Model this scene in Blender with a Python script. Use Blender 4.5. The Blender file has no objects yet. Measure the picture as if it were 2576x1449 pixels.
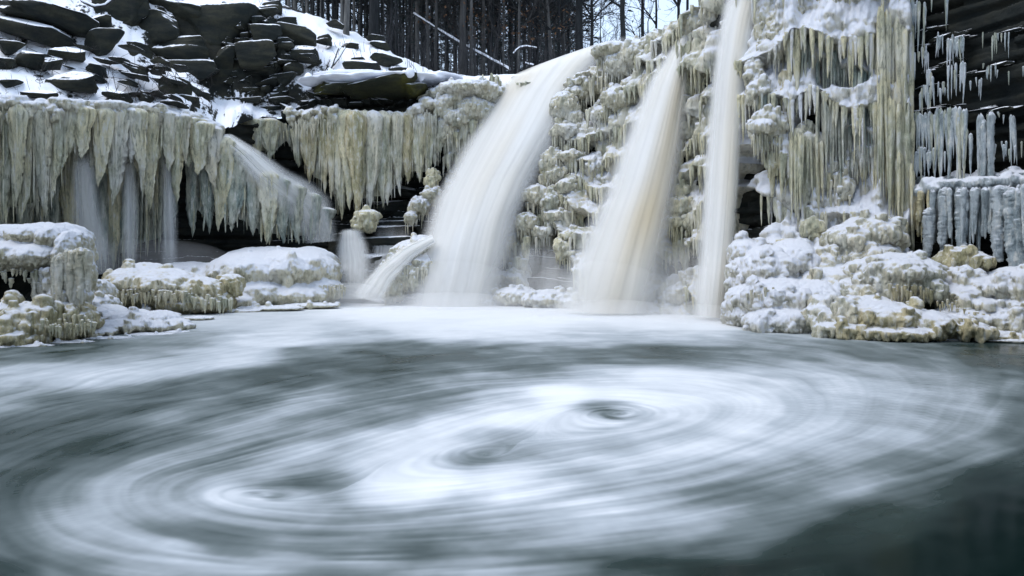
import bpy, bmesh, math, random
import numpy as np
from mathutils import Vector, Matrix, Euler

# ------------------------------------------------------------------ camera
SC = bpy.context.scene
COL = SC.collection
F, HX, HY, CZ = 2004.0, 1288.0, 662.0, 1.6       # focal length in picture units, horizon, eye height
cam_d = bpy.data.cameras.new('camera')
cam_d.sensor_width = 36.0
cam_d.lens = 36.0 * F / 2576.0
cam_d.shift_y = -(724.5 - HY) / 2576.0
cam_d.clip_end = 2000.0
cam = bpy.data.objects.new('camera', cam_d)
cam.location = (0, 0, CZ)
cam.rotation_euler = (math.radians(90), 0, 0)
COL.objects.link(cam)
SC.camera = cam

# ------------------------------------------------------------------ sky and sun (overcast winter day)
SUN_EL, SUN_AZ = math.radians(62), math.radians(255)     # azimuth clockwise from +Y: high, to the viewer's left
world = bpy.data.worlds.new('World'); SC.world = world; world.use_nodes = True
wn = world.node_tree.nodes; wl = world.node_tree.links
bg = wn['Background']; bg.inputs['Strength'].default_value = 0.15
sky = wn.new('ShaderNodeTexSky'); sky.sky_type = 'NISHITA'; sky.sun_disc = False
sky.sun_elevation = SUN_EL; sky.sun_rotation = SUN_AZ
sky.air_density = 1.0; sky.dust_density = 2.0; sky.ozone_density = 1.5
veil = wn.new('ShaderNodeMix'); veil.data_type = 'RGBA'; veil.inputs[0].default_value = 0.65       # an even veil of pale cloud over the sky
veil.inputs[7].default_value = (3.55, 4.3, 5.35, 1)
wl.new(sky.outputs[0], veil.inputs[6]); wl.new(veil.outputs[2], bg.inputs['Color'])
sun_d = bpy.data.lights.new('sun', 'SUN'); sun_d.energy = 0.9; sun_d.angle = math.radians(40); sun_d.color = (1.0, 0.985, 0.965)
sun = bpy.data.objects.new('sun', sun_d); COL.objects.link(sun)
sdir = Vector((math.sin(SUN_AZ) * math.cos(SUN_EL), math.cos(SUN_AZ) * math.cos(SUN_EL), math.sin(SUN_EL)))
sun.rotation_euler = sdir.to_track_quat('Z', 'Y').to_euler()
sun.location = sdir * 60
vs = SC.view_settings
vs.view_transform = 'Standard'; vs.look = 'None'; vs.exposure = 0.95; vs.gamma = 1.0; vs.use_curve_mapping = False
SC.cycles.use_denoising = True
SC.cycles.max_bounces = 8; SC.cycles.diffuse_bounces = 3; SC.cycles.glossy_bounces = 2
SC.cycles.transparent_max_bounces = 24; SC.cycles.volume_bounces = 4
SC.cycles.use_adaptive_sampling = True; SC.cycles.adaptive_threshold = 0.02

# ------------------------------------------------------------------ small tools
RNG = np.random.default_rng(7)
random.seed(7)

def W(px, py, d):
    return np.array([(px - HX) / F * d, d, CZ + (HY - py) / F * d])

def hashf(ix, iy, iz, seed):
    h = (ix.astype(np.int64) * 374761393 + iy.astype(np.int64) * 668265263 + iz.astype(np.int64) * 2147483647 + seed * 1274126177) & 0xFFFFFFFF
    h = ((h ^ (h >> 13)) * 1274126177) & 0xFFFFFFFF
    h = ((h ^ (h >> 16)) * 2246822519) & 0xFFFFFFFF
    h = h ^ (h >> 15)
    return (h & 0xFFFFFF) / float(0xFFFFFF)

TBL = np.random.default_rng(123).random(64 * 64 * 64).astype(np.float32)
def tb(i, j, k): return TBL[((i & 63) << 12) | ((j & 63) << 6) | (k & 63)]

def vnoise(P, seed=0):
    P = np.asarray(P, np.float32); i = np.floor(P).astype(np.int32); f = P - i
    u = f * f * (3 - 2 * f); r = 0; ix, iy, iz = i[:, 0] + seed * 7, i[:, 1] + seed * 13, i[:, 2] + seed * 29
    ux, uy, uz = u[:, 0], u[:, 1], u[:, 2]
    for dx in (0, 1):
        for dy in (0, 1):
            w = (ux if dx else 1 - ux) * (uy if dy else 1 - uy)
            a = tb(ix + dx, iy + dy, iz); b = tb(ix + dx, iy + dy, iz + 1)
            r = r + w * (a + (b - a) * uz)
    return r.astype(float)

def fbm(P, octv=4, seed=0):
    r = 0; a = 0.5; t = 0; P = np.asarray(P, float)
    for k in range(octv):
        r = r + a * vnoise(P * (2.03 ** k) + 17.3 * k, seed + k); t += a; a *= 0.5
    return r / t

def worley(P, seed=0):
    """distance to the nearest jittered cell point, exact up to 0.7"""
    P = np.asarray(P, np.float32); i = np.floor(P - 0.5).astype(np.int32); f = P - i
    best = np.full(len(P), 9.0, np.float32); o = seed * 17
    for dx in (0, 1):
        for dy in (0, 1):
            for dz in (0, 1):
                a, b, c = i[:, 0] + dx + o, i[:, 1] + dy + o, i[:, 2] + dz
                d = (dx + .2 + .6 * tb(a, b, c) - f[:, 0]) ** 2 + (dy + .2 + .6 * tb(a + 21, b + 5, c + 40) - f[:, 1]) ** 2 + (dz + .2 + .6 * tb(a + 9, b + 33, c + 14) - f[:, 2]) ** 2
                best = np.minimum(best, d)
    return np.sqrt(best)

def cauli(P, scale, seed=0):
    return np.sqrt(np.clip(1 - (worley(P / scale, seed) / 0.7) ** 2, 0, 1)).astype(float)

def sstep(a, b, x):
    t = np.clip((np.asarray(x, float) - a) / (b - a), 0, 1); return t * t * (3 - 2 * t)

def mesh_data(name, V, Fc, smooth=True, attrs=None):
    V = np.ascontiguousarray(V, dtype=np.float32); Fc = np.asarray(Fc, dtype=np.int32)
    me = bpy.data.meshes.new(name); n, k = Fc.shape
    me.vertices.add(len(V)); me.vertices.foreach_set('co', V.ravel())
    me.loops.add(n * k); me.loops.foreach_set('vertex_index', Fc.ravel())
    me.polygons.add(n)
    me.polygons.foreach_set('loop_start', np.arange(0, n * k, k, dtype=np.int32))
    me.polygons.foreach_set('loop_total', np.full(n, k, dtype=np.int32))
    if smooth: me.polygons.foreach_set('use_smooth', np.ones(n, dtype=bool))
    me.update(calc_edges=True)
    for an, av in (attrs or {}).items():
        at = me.attributes.new(an, 'FLOAT', 'POINT'); at.data.foreach_set('value', np.asarray(av, np.float32))
    return me

def put(name, me, mat=None, parent=None, loc=None, rot=None, scale=None):
    o = bpy.data.objects.new(name, me); COL.objects.link(o)
    if mat is not None and len(me.materials) == 0: me.materials.append(mat)
    if parent is not None:
        o.parent = parent; o.matrix_parent_inverse = Matrix.Translation(-parent.location)
    if loc is not None: o.location = loc
    if rot is not None: o.rotation_euler = rot
    if scale is not None: o.scale = scale
    return o

def tag(o, label, cat, group=None, kind=None):
    o['label'] = label; o['category'] = cat
    if group: o['group'] = group
    if kind: o['kind'] = kind
    return o

def struct(o, kind='structure'):
    o['kind'] = kind; return o

def thing(name, label, cat, loc, group=None):
    e = bpy.data.objects.new(name, None); e.empty_display_size = 0.3; COL.objects.link(e); e.location = loc
    return tag(e, label, cat, group)

def grid_faces(nu, nv):
    i = np.arange(nu - 1)[:, None] * nv + np.arange(nv - 1)[None, :]
    i = i.ravel(); return np.stack([i, i + nv, i + nv + 1, i + 1], 1)

# ------------------------------------------------------------------ materials
def nmat(name):
    m = bpy.data.materials.new(name); m.use_nodes = True
    nt = m.node_tree; return m, nt, nt.nodes, nt.links, nt.nodes['Principled BSDF']

def N(nt, typ, **kw):
    n = nt.nodes.new(typ)
    for k, v in kw.items(): setattr(n, k, v)
    return n

def noise_node(nt, scale, detail=4, rough=0.55, mapscale=(1, 1, 1), src=None):
    if src is None:
        g = N(nt, 'ShaderNodeNewGeometry'); src = g.outputs['Position']
    mp = N(nt, 'ShaderNodeMapping'); mp.inputs['Scale'].default_value = mapscale
    nt.links.new(src, mp.inputs['Vector'])
    n = N(nt, 'ShaderNodeTexNoise'); n.inputs['Scale'].default_value = scale; n.inputs['Detail'].default_value = detail; n.inputs['Roughness'].default_value = rough
    nt.links.new(mp.outputs[0], n.inputs['Vector']); return n.outputs['Fac']

def ramp(nt, fac, stops):
    r = N(nt, 'ShaderNodeValToRGB'); cr = r.color_ramp
    while len(cr.elements) < len(stops): cr.elements.new(0.5)
    for e, (p, c) in zip(cr.elements, stops):
        e.position = p; e.color = (*c, 1) if len(c) == 3 else c
    nt.links.new(fac, r.inputs['Fac']); return r.outputs['Color']

def mixc(nt, fac, a, b):
    m = N(nt, 'ShaderNodeMix', data_type='RGBA')
    for sock, v in ((m.inputs[0], fac), (m.inputs[6], a), (m.inputs[7], b)):
        if hasattr(v, 'links'): nt.links.new(v, sock)
        else: sock.default_value = v if not isinstance(v, tuple) else (*v, 1)
    return m.outputs[2]

def mth(nt, op, a, b=None, c=None, clamp=False):
    m = N(nt, 'ShaderNodeMath', operation=op, use_clamp=clamp)
    for k, v in enumerate((a, b, c)):
        if v is None: continue
        if hasattr(v, 'links'): nt.links.new(v, m.inputs[k])
        else: m.inputs[k].default_value = v
    return m.outputs[0]

def mapr(nt, v, a, b, c=0.0, d=1.0):
    m = N(nt, 'ShaderNodeMapRange', interpolation_type='SMOOTHSTEP')
    nt.links.new(v, m.inputs[0])
    for k, x in enumerate((a, b, c, d)): m.inputs[k + 1].default_value = x
    return m.outputs[0]

SNOW = (0.86, 0.88, 0.93)
def snow_fac(nt, lo, hi, amp=0.5, scale=1.6):
    """snow lies where the surface faces up, broken up by two noises"""
    g = N(nt, 'ShaderNodeNewGeometry'); s = N(nt, 'ShaderNodeSeparateXYZ'); nt.links.new(g.outputs['Normal'], s.inputs[0])
    n1 = noise_node(nt, scale, 3); n2 = noise_node(nt, scale * 6, 3)
    nn = mth(nt, 'ADD', mth(nt, 'MULTIPLY', mth(nt, 'SUBTRACT', n1, 0.5), amp), mth(nt, 'MULTIPLY', mth(nt, 'SUBTRACT', n2, 0.5), amp * 0.7))
    return mapr(nt, mth(nt, 'ADD', s.outputs['Z'], nn), lo, hi)

def ice_mat(name, c1, c2, c3, lo, hi, amp=0.5, rough=0.42):
    m, nt, nd, lk, bs = nmat(name)
    a = noise_node(nt, 1.0, 5, 0.6, (2.2, 2.2, 0.35)); b = noise_node(nt, 0.55, 3)
    base = mixc(nt, mapr(nt, a, 0.35, 0.68), c1, c2)
    base = mixc(nt, mapr(nt, b, 0.48, 0.72), base, c3)
    fr = noise_node(nt, 4.2, 7, 0.72, (1.6, 1.6, 0.55))            # clear dark ice showing between frosted ice
    base = mixc(nt, mapr(nt, fr, 0.50, 0.34, 0.0, 0.7), base, tuple(x * 0.36 for x in c2))
    base = mixc(nt, mapr(nt, fr, 0.50, 0.66, 0.0, 0.8), base, (0.78, 0.77, 0.70))
    fac = snow_fac(nt, lo, hi, amp)
    lk.new(mixc(nt, fac, base, SNOW), bs.inputs['Base Color'])
    lk.new(mth(nt, 'MULTIPLY_ADD', fac, 0.75 - rough, rough), bs.inputs['Roughness'])
    bs.inputs['IOR'].default_value = 1.31
    f1 = noise_node(nt, 9, 6, 0.78, (1, 1, 0.45)); bp = N(nt, 'ShaderNodeBump'); bp.inputs['Strength'].default_value = 1.0; bp.inputs['Distance'].default_value = 0.12
    lk.new(f1, bp.inputs['Height']); lk.new(bp.outputs[0], bs.inputs['Normal'])
    return m

M = {}
M['ice'] = ice_mat('cream_ice', (0.80, 0.72, 0.46), (0.46, 0.47, 0.34), (0.80, 0.77, 0.62), 0.62, 0.95)
M['ice_wall'] = ice_mat('frosted_ice', (0.80, 0.73, 0.54), (0.46, 0.46, 0.34), (0.82, 0.80, 0.72), 0.24, 0.78, 0.9)
M['ice_snowy'] = ice_mat('snowy_ice', (0.80, 0.74, 0.55), (0.55, 0.52, 0.36), (0.82, 0.80, 0.72), -0.05, 0.62, 0.9)
M['ice_blast'] = ice_mat('snow_blasted_ice', (0.80, 0.76, 0.64), (0.62, 0.59, 0.46), (0.84, 0.83, 0.78), -0.28, 0.42, 0.9)
M['ice_cap'] = ice_mat('snow_capped_ice', (0.78, 0.72, 0.52), (0.52, 0.48, 0.32), (0.80, 0.78, 0.68), -0.05, 0.45, 0.3)
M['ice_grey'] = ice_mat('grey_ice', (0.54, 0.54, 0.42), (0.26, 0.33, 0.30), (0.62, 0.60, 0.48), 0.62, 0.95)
M['ice_rime'] = ice_mat('rime_ice', (0.52, 0.57, 0.58), (0.30, 0.36, 0.37), (0.66, 0.69, 0.72), 0.10, 0.6, 0.7)
M['ice_tan'] = ice_mat('tan_ice', (0.70, 0.60, 0.36), (0.40, 0.37, 0.21), (0.74, 0.68, 0.50), 0.40, 0.95, 0.8)

def rock_mat(name, c1, c2, c3, lo, hi, amp=0.5):
    m, nt, nd, lk, bs = nmat(name)
    a = noise_node(nt, 0.9, 6, 0.65, (1, 1, 3.0)); b = noise_node(nt, 7.0, 5, 0.7); c = noise_node(nt, 0.5, 3)
    base = mixc(nt, mapr(nt, a, 0.36, 0.66), c1, c2); base = mixc(nt, mapr(nt, c, 0.52, 0.7), base, c3)
    base = mixc(nt, mapr(nt, b, 0.45, 0.75, 0, 0.5), base, (0.006, 0.008, 0.008))
    fac = snow_fac(nt, lo, hi, amp, 1.2)
    lk.new(mixc(nt, fac, base, SNOW), bs.inputs['Base Color'])
    bs.inputs['Roughness'].default_value = 0.85; bs.inputs['Specular IOR Level'].default_value = 0.25
    bp = N(nt, 'ShaderNodeBump'); bp.inputs['Strength'].default_value = 0.7; bp.inputs['Distance'].default_value = 0.06
    lk.new(mth(nt, 'ADD', a, mth(nt, 'MULTIPLY', b, 0.6)), bp.inputs['Height']); lk.new(bp.outputs[0], bs.inputs['Normal'])
    return m
M['rock'] = rock_mat('dark_wet_rock', (0.013, 0.016, 0.014), (0.034, 0.034, 0.022), (0.010, 0.014, 0.013), 0.60, 0.76)
M['rock_snow'] = rock_mat('snow_covered_rock', (0.013, 0.015, 0.013), (0.03, 0.029, 0.02), (0.010, 0.013, 0.012), 0.46, 0.60, 0.85)
M['shale'] = rock_mat('dark_shale', (0.009, 0.012, 0.011), (0.024, 0.024, 0.017), (0.007, 0.010, 0.010), 0.80, 0.95, 0.3)
M['slab'] = rock_mat('mossy_slab', (0.022, 0.025, 0.016), (0.045, 0.046, 0.02), (0.09, 0.085, 0.012), 0.66, 0.80, 0.3)

def simple(name, c, rough=0.8, var=0.35, scale=6.0, spec=0.3, ms=(1, 1, 1)):
    m, nt, nd, lk, bs = nmat(name)
    a = noise_node(nt, scale, 4, 0.6, ms)
    d = tuple(x * (1 - var) for x in c); e = tuple(min(1, x * (1 + var)) for x in c)
    lk.new(mixc(nt, mapr(nt, a, 0.3, 0.7), d, e), bs.inputs['Base Color'])
    bs.inputs['Roughness'].default_value = rough; bs.inputs['Specular IOR Level'].default_value = spec
    return m
M['snow'] = simple('snow', SNOW, 0.7, 0.03, 2.0)
M['bark'] = simple('grey_bark', (0.045, 0.044, 0.042), 0.9, 0.4, 5.0, 0.2, (1, 1, 0.2))
M['bark_dark'] = simple('dark_bark', (0.017, 0.019, 0.020), 0.9, 0.4, 5.0, 0.2, (1, 1, 0.2))
M['bark_pale'] = simple('pale_bark', (0.10, 0.098, 0.092), 0.9, 0.35, 5.0, 0.2, (1, 1, 0.2))
M['needles'] = simple('conifer_needles', (0.012, 0.024, 0.021), 0.8, 0.5, 1.5)
M['brown_leaf'] = simple('withered_leaves', (0.11, 0.058, 0.028), 0.8, 0.4, 3.0)
M['twig'] = simple('twig', (0.03, 0.027, 0.025), 0.9, 0.3)
M['brush'] = simple('brush', (0.034, 0.034, 0.036), 0.9, 0.3)

# ------------------------------------------------------------------ pool water with drifting foam
FOAM = """600 800 .75;1000 790 .95;1300 800 .95;1600 800 .92;1800 830 .9;1900 850 .6;480 850 .6;700 850 .85;900 840 .7;1100 830 .9;1300 840 .9;1500 850 .78;1700 850 .78;2000 880 .55;2300 890 .45;2500 900 .15;
50 890 .3;200 880 .32;350 890 .5;500 900 .75;600 890 .85;800 900 .4;1000 890 .36;1200 890 .42;1400 890 .55;1500 905 .4;1650 890 .35;1800 900 .5;2000 920 .65;2300 930 .55;2500 940 .4;
0 950 .65;200 945 .78;400 930 .78;500 960 .35;700 960 .26;900 960 .28;1100 960 .45;1250 950 .6;1350 930 .4;1500 940 .75;1700 950 .9;1900 950 .8;2100 970 .7;2400 990 .55;2560 1000 .25;
0 1010 .5;200 1010 .28;400 1000 .22;600 1010 .28;800 1000 .45;950 1000 .4;1100 1020 .28;1250 1010 .65;1400 1000 1;1600 1000 .9;1750 990 .85;1900 1010 .8;2050 1020 .7;2200 1040 .5;2400 1060 .5;2560 1080 .25;
100 1060 .16;300 1060 .18;500 1060 .38;700 1050 .48;900 1050 .28;1000 1050 .35;1150 1070 .85;1300 1060 .95;1450 1050 .9;1550 1035 .3;1650 1050 .8;1800 1060 .8;2000 1080 .65;2200 1100 .55;2450 1130 .38;2560 1150 .12;
50 1110 .12;250 1120 .16;450 1110 .28;650 1100 .38;850 1090 .5;1000 1110 .8;1150 1130 .9;1250 1100 .55;1350 1140 .55;1500 1130 .65;1700 1120 .75;1900 1140 .62;2100 1160 .5;2300 1180 .36;2500 1200 .06;
50 1180 .18;250 1170 .28;450 1160 .42;650 1150 .48;800 1150 .55;950 1160 .85;1100 1190 .9;1200 1150 .3;1300 1190 .75;1500 1190 .65;1700 1190 .6;1900 1200 .5;2100 1220 .38;2300 1240 .14;2500 1260 .0;
30 1250 .18;150 1240 .33;300 1230 .5;450 1230 .4;600 1250 .85;480 1262 .6;720 1262 .62;400 1290 .45;700 1230 .55;840 1215 .3;950 1230 .88;1050 1235 .88;1200 1250 .6;1400 1250 .58;1600 1260 .52;1800 1260 .45;2000 1280 .3;2200 1300 .08;2450 1320 .0;
30 1310 .18;150 1310 .5;300 1320 .45;420 1320 .2;550 1330 .2;700 1310 .5;600 1290 .45;900 1310 .3;1100 1320 .42;1300 1310 .52;1500 1310 .52;1700 1320 .45;1900 1330 .25;2100 1350 .05;2400 1380 .0;
50 1370 .33;200 1370 .6;400 1380 .5;600 1360 .3;800 1350 .25;1000 1360 .32;1200 1370 .5;1400 1370 .52;1600 1370 .42;1800 1380 .18;2000 1400 .03;
20 1430 .06;200 1430 .33;400 1430 .48;700 1430 .52;1000 1430 .52;1200 1430 .45;1400 1430 .32;1600 1430 .12;1800 1440 .02;2200 1440 0;2550 1440 0"""

def foam_field(X, Y, nx, ny):
    """foam cover of the pool: streaks smeared along one long gyre with small eddies along its spine"""
    fp = np.array([[float(x) for x in s.split()] for s in FOAM.replace('\n', '').split(';')])
    PX = HX + F * X / Y; PY = HY + F * CZ / Y
    NO = 0.10 * vnoise(np.stack([X * 0.8 + 5, Y * 0.8, X * 0], 1), 77) + 0.035 * vnoise(np.stack([X * 2.2 + 9, Y * 2.2, X * 0], 1), 78)
    def psi(x, y):
        u = x - 1300; v = (y - 1128) + 0.175 * u
        p = np.log((u / 1270) ** 2 + (v / 250) ** 2 + 0.22)
        p = p + 0.26 * np.log(((x - 1560) / 300) ** 2 + ((y - 1038) / 62) ** 2 + 0.04)
        p = p + 0.26 * np.log(((x - 640) / 230) ** 2 + ((y - 1247) / 46) ** 2 + 0.08)
        p = p + 0.05 * np.log(((x - 1215) / 70) ** 2 + ((y - 1145) / 20) ** 2 + 0.15)
        return p + 0.04 * np.log(((x - 1830) / 120) ** 2 + ((y - 990) / 26) ** 2 + 0.15)
    e = 1.0; i0, i1 = 1 / Y.min(), 1 / Y.max()
    def look(fields, x, y):
        wy = F * CZ / np.maximum(y - HY, 20); wx = (x - HX) / F * wy
        wy = np.clip(wy, Y.min(), Y.max()); r = (1 / wy - i0) / (i1 - i0) * (ny - 1); c = (wx / (0.8 * wy + 1.0) + 1) / 2 * (nx - 1)
        r = np.clip(r, 0, ny - 1.001); c = np.clip(c, 0, nx - 1.001); ri = r.astype(int); ci = c.astype(int); fr = r - ri; fc = c - ci; k = ci * ny + ri
        return [(f[k] * (1 - fr) + f[k + 1] * fr) * (1 - fc) + (f[k + ny] * (1 - fr) + f[k + ny + 1] * fr) * fc for f in fields], wx, wy
    (nxp,), _, _ = look((NO,), PX + 14, PY); (nxm,), _, _ = look((NO,), PX - 14, PY); (nyp,), _, _ = look((NO,), PX, PY + 6); (nym,), _, _ = look((NO,), PX, PY - 6)
    gx = (psi(PX + e, PY) - psi(PX - e, PY)) / 2 + (nxp - nxm) / 28; gy = (psi(PX, PY + e) - psi(PX, PY - e)) / 2 + (nyp - nym) / 12
    l = np.sqrt(gx * gx + gy * gy) + 1e-9; vx, vy, ux, uy = -gy / l, gx / l, gx / l, gy / l
    rr = np.minimum(np.sqrt(((PX - 1560) / 300) ** 2 + ((PY - 1038) / 62) ** 2), np.sqrt(((PX - 640) / 230) ** 2 + ((PY - 1247) / 46) ** 2))
    step = 7.5 * np.clip(rr, 0.12, 1)
    q3 = np.stack([X * 0.8, Y * 0.8, X * 0], 1); warp = 26 * (fbm(q3, 3, 21) - 0.5); warpx = 110 * (fbm(q3 + 50, 3, 22) - 0.5)
    num = np.zeros_like(X); den = np.full_like(X, 1e-6)
    for (a, b, v) in fp:
        sy = 14 + 0.03 * (b - 760); q = ((PX + warpx - a) / 75) ** 2 + ((PY + warp - b) / sy) ** 2; w = 1.0 / (1 + q * q) ** 1.6; num += w * v; den += w
    mean = num / den
    def tex(x, y, s, seed): return vnoise(np.stack([x * s, y * s, np.zeros_like(x)], 1), seed)
    fade = sstep(16, 8, Y); acc = np.zeros_like(X); fine = np.zeros_like(X); mm = mean * 16.0; ws = 0; wm = 16.0; n = 18
    for sgn in (-1, 1):
        x, y = PX.copy(), PY.copy()
        for k in range(n):
            (ax, ay, bx, by, h), _, _ = look((vx, vy, ux, uy, step), x, y)
            x = x + sgn * h * ax - h * sgn * 0.05 * bx; y = np.maximum(y + sgn * h * ay - h * sgn * 0.05 * by, 700); w = 1 - k / (n + 2)
            (mv,), wx, wy = look((mean,), x, y)
            acc += w * (0.5 * tex(wx, wy, 1.6, 3) + 0.5 * tex(wx, wy, 3.4, 5)); fine += w * (0.8 * tex(wx, wy, 7.0, 9) + tex(wx, wy, 13.0, 12) + tex(wx, wy, 23.0, 14) * fade); ws += w
            mm += w * mv; wm += w
    acc /= ws; fine /= ws; mm /= wm
    def norm(a): a = a - a.mean(); return a / (a.std() + 1e-9)
    streak = 0.34 * norm(acc) + 0.78 * norm(fine) * sstep(26, 9, Y) + 0.35 * norm(fbm(np.stack([X * 2.2, Y * 1.6, X * 0], 1), 4, 44))
    foam = mm + 0.135 * streak * (0.06 + 1.1 * np.clip(mm * (1 - mm) * 3.2, 0, 1)) * np.where(PY < 830, 0.4, 1.0)
    return np.clip(foam, 0, 1)

def build_pool():
    nx, ny = 960, 500
    # rows denser near the viewer, columns fan out so the mesh is even where it is looked at
    yy = 1.0 / np.linspace(1 / 3.6, 1 / 40.0, ny); t = np.linspace(-1, 1, nx)
    Y = np.repeat(yy[None, :], nx, 0); X = t[:, None] * (0.8 * Y + 1.0)
    X = X.ravel(); Y = Y.ravel(); foam = foam_field(X, Y, nx, ny)
    Z = 0.012 * (foam - 0.5) + 0.01 * (fbm(np.stack([X * 1.5, Y * 1.5, X * 0], 1), 2, 4) - 0.5)
    me = mesh_data('water', np.stack([X, Y, Z], 1), grid_faces(nx, ny), True, {'foam': foam})
    m, nt, nd, lk, bs = nmat('pool_water')
    at = N(nt, 'ShaderNodeAttribute'); at.attribute_name = 'foam'
    fo = at.outputs['Fac']
    n = noise_node(nt, 5.0, 3)
    fo2 = mth(nt, 'ADD', fo, mth(nt, 'MULTIPLY', mth(nt, 'SUBTRACT', n, 0.5), 0.05), clamp=True)
    col = ramp(nt, fo2, [(0.0, (0.003, 0.009, 0.008)), (0.14, (0.022, 0.036, 0.033)), (0.4, (0.15, 0.175, 0.175)), (0.7, (0.38, 0.41, 0.43)), (1.0, (0.74, 0.75, 0.76))])
    lk.new(col, bs.inputs['Base Color'])
    lk.new(mapr(nt, fo, 0.0, 0.5, 0.12, 0.75), bs.inputs['Roughness'])
    bs.inputs['Specular IOR Level'].default_value = 0.06; bs.inputs['IOR'].default_value = 1.33
    o = struct(put('pool_water', me, m)); o['label'] = 'swirling foam-streaked plunge pool below the frozen falls'
    return o
build_pool()

# river bed / ground sheet under everything, out to the horizon
gv = np.array([[-600, -300, -1.2], [600, -300, -1.2], [600, 900, -1.2], [-600, 900, -1.2]], float)
struct(put('ground', mesh_data('ground', gv, [[0, 1, 2, 3]]), M['rock']))

# ------------------------------------------------------------------ lofted cliff surfaces
def interp_cols(cols, pxs, nrow):
    cpx = np.array([c[0] for c in cols], float); tab = []
    for _, pts in cols:
        pts = np.array(pts, float)
        P = np.array([W(0, p[0], p[1])[[1, 2]] for p in pts])          # depth, height
        seg = np.r_[0, np.cumsum(np.hypot(*np.diff(P, axis=0).T))]; seg /= seg[-1]
        t = np.linspace(0, 1, nrow)
        tab.append(np.stack([np.interp(t, seg, P[:, 0]), np.interp(t, seg, P[:, 1])], 1))
    tab = np.array(tab)
    out = np.zeros((len(pxs), nrow, 2))
    for r in range(nrow):
        for k in range(2):
            out[:, r, k] = np.interp(pxs, cpx, tab[:, r, k])
    # soften the kinks between columns
    for _ in range(3):
        out[1:-1] = (out[:-2] + 2 * out[1:-1] + out[2:]) / 4
    d, z = out[..., 0], out[..., 1]
    x = (pxs[:, None] - HX) / F * d
    return np.stack([x, d, z], -1)

def normals(G):
    du = np.gradient(G, axis=0); dv = np.gradient(G, axis=1)
    n = np.cross(du, dv); n /= np.linalg.norm(n, axis=-1, keepdims=True) + 1e-9
    flip = np.sign(n[..., 1] + 1e-6)
    return n * (-flip)[..., None]

WALL = [(-350, [(262, 26.3), (330, 27.6), (560, 28.5), (700, 28), (900, 27)]),
        (0, [(262, 28), (330, 29.3), (560, 30.2), (700, 30), (790, 29.5)]),
        (300, [(275, 29.8), (340, 31), (560, 32), (690, 32), (785, 31)]),
        (560, [(320, 32.5), (400, 33.5), (560, 34), (650, 34), (785, 32)]),
        (700, [(300, 35), (400, 35.8), (560, 36), (650, 35), (785, 33)]),
        (830, [(285, 35.5), (400, 36.3), (560, 36.5), (600, 36), (700, 35), (785, 33)]),
        (930, [(280, 35.5), (400, 36.8), (470, 36.8), (560, 36), (640, 34.5), (785, 31)]),
        (1090, [(230, 35.8), (330, 36), (450, 36.5), (560, 35.5), (640, 34), (785, 31)]),
        (1280, [(200, 36.3), (260, 35.5), (450, 34.8), (600, 33), (790, 30.5)]),
        (1450, [(158, 33.6), (260, 33), (450, 32), (600, 31), (800, 28.5)]),
        (1600, [(108, 31), (200, 30.6), (400, 30), (600, 29), (800, 27)]),
        (1720, [(65, 28.8), (200, 28.5), (400, 28), (600, 27), (810, 25.5)]),
        (1870, [(-60, 24.8), (200, 24.6), (400, 24.4), (600, 24.2), (820, 23.5)]),
        (1950, [(-200, 23.3), (200, 23), (540, 23), (830, 21)]),
        (2290, [(-300, 21.3), (200, 21.2), (600, 21.2), (850, 20)]),
        (2330, [(-300, 21.4), (200, 21.1), (440, 21.2), (600, 20.9), (850, 20)]),
        (2576, [(-300, 19), (200, 18.8), (430, 19.2), (600, 19), (860, 18.5)]),
        (2960, [(-400, 15), (200, 14.9), (430, 15), (900, 14)])]

def build_wall():
    pxs = np.linspace(-350, 2960, 620); nr = 300
    G = interp_cols(WALL, pxs, nr); n = normals(G); P = G.reshape(-1, 3)
    st = P * np.array([0.35, 0.35, 6.0]); bed = np.floor(st[:, 2] + 0.8 * fbm(P * 0.4, 3, 2)) 
    lay = hashf(bed, bed * 0, bed * 0, 11) * 0.42
    blocks = hashf(np.floor(P[:, 0] * 1.1 + bed * 3.7), bed, bed * 0, 5) * 0.16
    dsp = lay + blocks + 0.5 * (fbm(P * 0.8, 4, 8) - 0.5) - 0.2
    P = P + n.reshape(-1, 3) * dsp[:, None]
    return struct(put('rock_cliff', mesh_data('rock_cliff', P, grid_faces(len(pxs), nr), False), M['shale']))
cliff = build_wall()

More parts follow.
